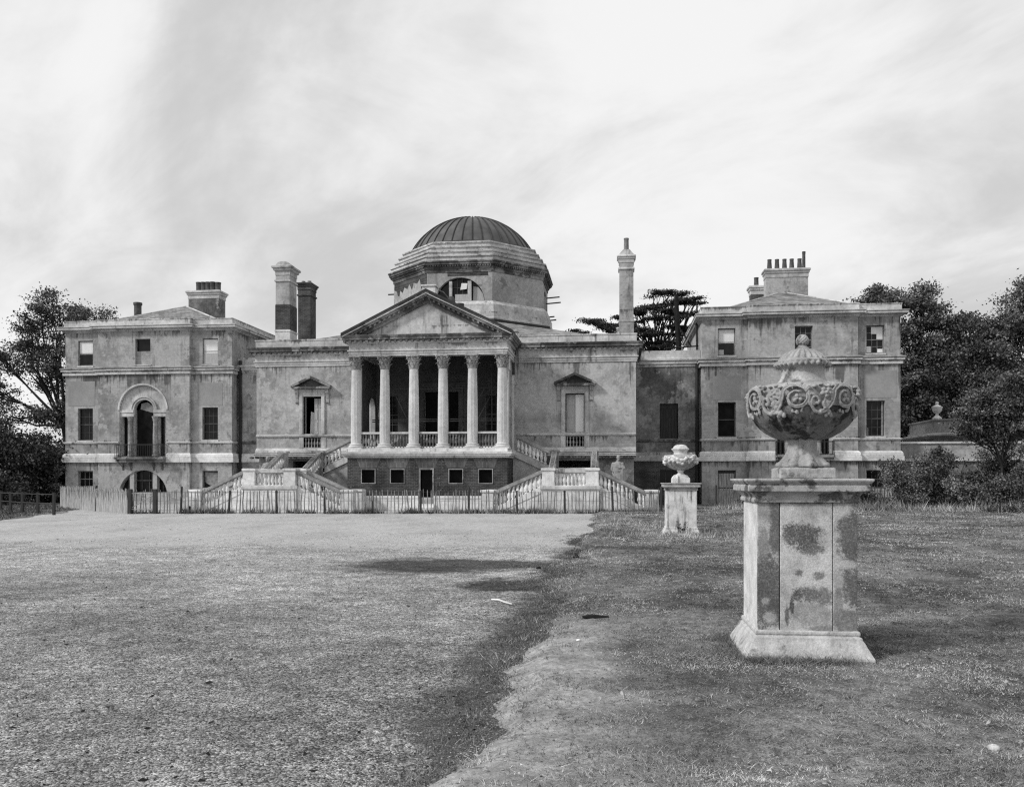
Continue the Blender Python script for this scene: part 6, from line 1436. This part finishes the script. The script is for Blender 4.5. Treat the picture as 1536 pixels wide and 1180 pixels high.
# left: a light, open crowned tree beside the wing
lt = [(-31.5, 14, 14.3, 2.6, 2.2, 1.3), (-29.0, 14, 13.3, 1.9, 2, .9), (-33.8, 14, 12.3, 2.0, 2, 1.1), (-35.8, 14, 10.3, 1.8, 2, 1.0), (-31.8, 14, 11.6, 2.4, 2, 1.2), (-29.3, 14, 10.9, 1.9, 2, 1.2), (-36.8, 14, 8.0, 1.9, 2, 1.0), (-33.3, 14, 9.2, 2.4, 2, 1.1), (-30.0, 14, 8.4, 2.0, 2, 1.2), (-35.3, 14, 6.2, 2.2, 2, .9), (-31.5, 14, 6.4, 2.6, 2, 1.1), (-28.6, 13.5, 5.5, 1.7, 2, 1.6)]
tree('broadleaf_tree', (-30.6, 14, 0), 'tall open crowned tree with fine leaves left of the left wing', 'tree', lt + [(-33.0, 14, 13.6, 1.5, 2, .7), (-34.4, 14, 10.9, 1.6, 2, .8), (-31.0, 14, 9.8, 1.6, 2, .8), (-38, 14, 9.0, 1.4, 2, .7)], 150, .085, 'leaf', 1, .28, G, 18, .42, sq=.5)
tree('broadleaf_tree', (-27, 24, 0), 'small treetop showing over the left wing roof beside a dark chimney pot', 'tree', [(-27.3, 24, 14.2, 1.4, 1.4, .9), (-29.6, 24, 13.8, 1.6, 1.5, .9), (-26.2, 24, 14.6, .9, 1, .6)], 120, .13, 'leaf_dark', 2, .3, G, 14, .45)
for i, (x, y, z, sx, sz, lab) in enumerate(((-36, 8, 2.6, 3.4, 2.6, 'large dark evergreen shrub at the left edge of the picture'), (-31.5, 7, 2.7, 3.2, 2.6, 'dark evergreen shrub below the open tree on the left'), (-27.6, 6.5, 2.2, 1.9, 2.4, 'dark shrub against the left end of the left wing'), (-28.5, 1.0, 1.0, 2.4, 1.2, 'low dark shrub behind the iron railing'))):
    bl = [(x + math.cos(k_ * 2.4) * sx * .55, y + math.sin(k_ * 2.4) * 1.2, z + .5 * sz * math.sin(k_ * 1.7), sx * .55, 1.5, sz * .55) for k_ in range(6)] + [(x, y, sz * .35, sx * .8, 1.6, sz * .4)]
    tree('evergreen_shrub', (x, y, 0), lab, 'shrub', bl, 260, .10, 'leaf_night', 20 + i, .14, 'dark shrubs at the left', 20, .42, sq=.8, fork=.8)
tree('climbing_shrub', (-26.1, 5.2, 0), 'pale leaved climber on the outer corner of the left wing', 'shrub', [(-26.0, 5.3, 1.6, .35, .3, .6), (-25.95, 5.3, 2.5, .35, .3, .5), (-26.05, 5.3, .7, .4, .3, .5)], 110, .07, 'leaf_pale', 31, .05, None, 14, .2, fork=.5)
# right: big deciduous trees behind the wing
rt1 = [(28.6, 22, 15.6, 1.7, 2, .9), (32.2, 22, 15.4, 2.0, 2, 1.1), (34.2, 22, 14.0, 1.9, 2, 1.1), (30.8, 22, 13.2, 2.4, 2, 1.2), (33.5, 22, 12.0, 2.4, 2, 1.2), (29.5, 22, 11.3, 2.2, 2, 1.3), (36, 22, 11.9, 1.9, 2, 1.1), (31.8, 22, 9.8, 2.6, 2, 1.4), (35.5, 22, 9.4, 2.5, 2, 1.4), (29.6, 22, 8.2, 2.2, 2, 1.4), (33, 22, 7.2, 2.8, 2, 1.5), (36.5, 22, 6.8, 2.4, 2, 1.3), (30.0, 22, 5.2, 2.4, 2, 1.4)]
rt1 = [(a, b, c - .7 if c > 9 else c, d, e, f) for a, b, c, d, e, f in rt1]
tree('broadleaf_tree', (31.5, 22, 0), 'big dark tree rising behind the outer end of the right wing', 'tree', rt1, 330, .10, 'leaf_dark', 3, .5, G, 17, .46, sq=.55)
rt2 = [(41.5, 26, 15.8, 2.0, 2, 1.3), (43.5, 26, 14.4, 2.4, 2, 1.4), (39.6, 26, 13.3, 2.0, 2, 1.2), (42.4, 26, 12.0, 2.8, 2, 1.4), (37.8, 26, 12.5, 2.2, 2, 1.4), (38.6, 26, 10.2, 2.6, 2, 1.5), (42.5, 26, 9.2, 3, 2, 1.6), (38.5, 26, 7.6, 2.8, 2, 1.5), (43, 26, 6.6, 3, 2, 1.5), (39, 26, 5.0, 3, 2, 1.4)]
tree('broadleaf_tree', (41, 26, 0), 'large tree at the right edge, its crown cut by the frame', 'tree', rt2, 330, .105, 'leaf_dark', 4, .5, G, 17, .5, sq=.55)
rt3 = [(34, 33, 10.5, 3, 2, 1.8), (38, 34, 11, 3, 2, 1.8), (31, 33, 9, 3, 2, 2), (36, 33, 9, 3.4, 2, 2), (42, 34, 10, 3.4, 2, 2), (33, 33, 7.5, 3.4, 2, 2), (39, 33, 7, 3.4, 2, 2), (44, 33, 7, 3.4, 2, 2)]
tree('broadleaf_tree', (36, 33, 0), 'dark tree filling the gap behind the two right hand trees', 'tree', rt3, 330, .16, 'leaf_night', 5, .5, G, 16, .7, sq=.7)
# sapling in front of the garden wall
sp = [(27.7, -.9, 5.7, 1.0, .8, .55), (26.9, -.9, 4.9, .9, .8, .45), (28.6, -.9, 5.0, .9, .8, .5), (27.9, -.9, 4.2, 1.0, .8, .4), (29.2, -.9, 4.2, .8, .8, .4), (27.3, -.9, 3.6, .8, .7, .32), (29.5, -.9, 5.4, .9, .8, .5), (26.6, -.9, 4.1, .7, .7, .3)]
tree('sapling', (28.25, -.9, 0), 'slender young tree with a leaning trunk in front of the garden wall', 'tree', sp + [(28.3, -.9, 6.3, .9, .8, .5), (29.6, -.9, 6.4, .9, .8, .5), (28.2, -.7, 4.7, 1.2, .8, .5), (27.2, -.9, 5.5, .8, .8, .4)], 210, .06, 'leaf_dark', 6, .085, None, 30, .25, fork=2.3, limb=.6)
rt5 = [(34.6, 10.5, 7.2, 1.7, 1.4, 1.0), (36.6, 10.5, 8.0, 1.9, 1.4, 1.2), (33.6, 10.5, 5.6, 1.5, 1.4, .9), (36.0, 10.5, 6.0, 2.0, 1.4, 1.1), (38.2, 10.5, 6.6, 1.8, 1.4, 1.2), (34.6, 10.5, 4.4, 1.6, 1.3, .8), (37.5, 10.5, 4.6, 1.8, 1.4, .9)]
tree('broadleaf_tree', (36, 10.5, 0), 'mid sized dark tree overhanging the far pavilion at the right edge', 'tree', rt5, 260, .085, 'leaf_dark', 8, .2, G, 20, .38, sq=.6)
# cedar behind the link: flat tiers of foliage
cd = []
rc_ = random.Random(8)
for z, x0, x1 in ((16.1, 12.3, 14.0), (15.6, 11.0, 13.4), (15.5, 14.2, 15.5), (15.0, 10.2, 12.6), (14.7, 13.4, 15.2), (14.4, 7.4, 10.0), (13.9, 6.3, 8.6), (14.2, 10.6, 14.0), (13.6, 11.2, 15.2), (13.4, 9.9, 11.4), (13.0, 10.6, 13.6), (12.5, 11.4, 14.8), (12.0, 10.6, 13.0)):
    n_ = max(2, int((x1 - x0) / 1.1))
    for i in range(n_ + 1): cd.append((x0 + (x1 - x0) * i / n_, 25 + rc_.uniform(-2.2, 2.2), z + rc_.uniform(-.12, .12) - .1 * abs(i - n_ / 2) * .4, .85, 1.0, .12))
tree('cedar_tree', (13.0, 25, 0), 'dark flat tiered cedar standing behind the tall right chimney', 'tree', cd, 230, .07, 'leaf_cedar', 7, .42, None, 24, .30, sq=.2, fork=10.5, limb=.26)
# shrubs along the right
sh = [(23.8, -.6, 1.25, 1.3, 1.5, 'leaf_shrub', 'leafy shrub in front of the overgrown fence end, below the right wing corner'), (25.2, -.9, 1.6, 1.35, 2.0, 'leaf_shrub', 'tallest of the shrubs below the right wing, reaching the wall coping'), (26.4, -2.4, .75, 1.3, .9, 'leaf_pale', 'low pale leaved shrub in the middle of the right border'), (28.3, -2.6, 1.0, 1.4, 1.4, 'leaf_shrub', 'rounded shrub under the slender young tree'), (26.9, 1.8, 1.5, 1.5, 1.9, 'leaf_dark', 'dark shrub against the garden wall behind the pale leaved one'), (29.6, 2.2, 1.8, 1.6, 2.2, 'leaf_dark', 'dark shrub against the garden wall right of the young tree trunk'), (32.2, .5, 3.0, 1.6, 3.4, 'leaf_dark', 'tall dark bush at the right edge, rising above the garden wall'), (30.4, -1.6, 2.0, 1.6, 2.6, 'leaf_shrub', 'bushy shrub cut by the right edge of the picture'), (21.7, -.2, .7, .8, .75, 'leaf_dark', 'dark creeper mass over the paling fence right of the pedestal'), (16.6, .0, .55, .8, .6, 'leaf_dark', 'small dark bush at the fence left of the large pedestal')]
for i, (x, y, z, sx, sz, mt, lab) in enumerate(sh):
    bl = [(x + math.cos(k_ * 2.4 + i) * sx * .55, y + math.sin(k_ * 2.4 + i) * .6, z + .45 * sz * math.sin(k_ * 1.9 + i), sx * .5, .7, sz * .45) for k_ in range(7)] + [(x, y, sz * .3, sx * .8, .8, sz * .3)]
    tree('leafy_shrub', (x, y, 0), lab, 'shrub', bl, 170, .055, mt, 40 + i, .06, 'shrubs along the right border', 20, .2, sq=.8, fork=.3, limb=.5)
bl = [(25.8 + .3 * k_, -5.2, .18, .45, .4, .16) for k_ in range(5)]
tree('ground_shrub', (26.4, -5.2, -.02), 'low dark mounded bush lying out on the grass at the right', 'shrub', bl, 150, .05, 'leaf_dark', 60, .04, None, 18, .16, fork=.1)
def weed(name, base, label, hgt, spread, n, leaf, seed, mat='leaf_dark'):
    """small weed: a few arching stems set with leaves"""
    rng = np.random.default_rng(seed); t = thing(name, base, label, 'weed'); B = Vector(base); m = MB(); pts = []
    for i in range(5):
        d = Vector((rng.normal() * spread, rng.normal() * spread, hgt * (.6 + .4 * rng.random()))); P = [B, B + d * .5 + Vector((0, 0, hgt * .08)), B + d]; m.tube(P, [.004, .003, .002], 5)
        for j in range(n): u_ = .15 + .85 * rng.random(); p = P[0].lerp(P[2], u_) + Vector((rng.normal(), rng.normal(), rng.normal())) * spread * .4; pts.append((p.x, p.y, p.z))
    m.build('stem', 'bark', t, 60)
    o = bpy.data.objects.new('leaves', leaf_mesh(np.array(pts), leaf, rng, mat)); COL.objects.link(o); o.parent = t; o.location = (-base[0], -base[1], -base[2])
weed('weed_plant', (8.62, -30.2, .03), 'dark upright weed at the corner of lawn and gravel', .3, .06, 40, .022, 61)
weed('weed_plant', (11.1, -22.75, 0), 'dark leafy weed growing against the front of the farther pedestal', .42, .08, 46, .028, 62)
weed('clinging_weed', (11.372, -38.93, 1.10), 'small dark weed sprouting from the right edge of the big pedestal', .09, .018, 22, .009, 63)
for o in bpy.data.objects:
    if 'base' in o: del o['base']
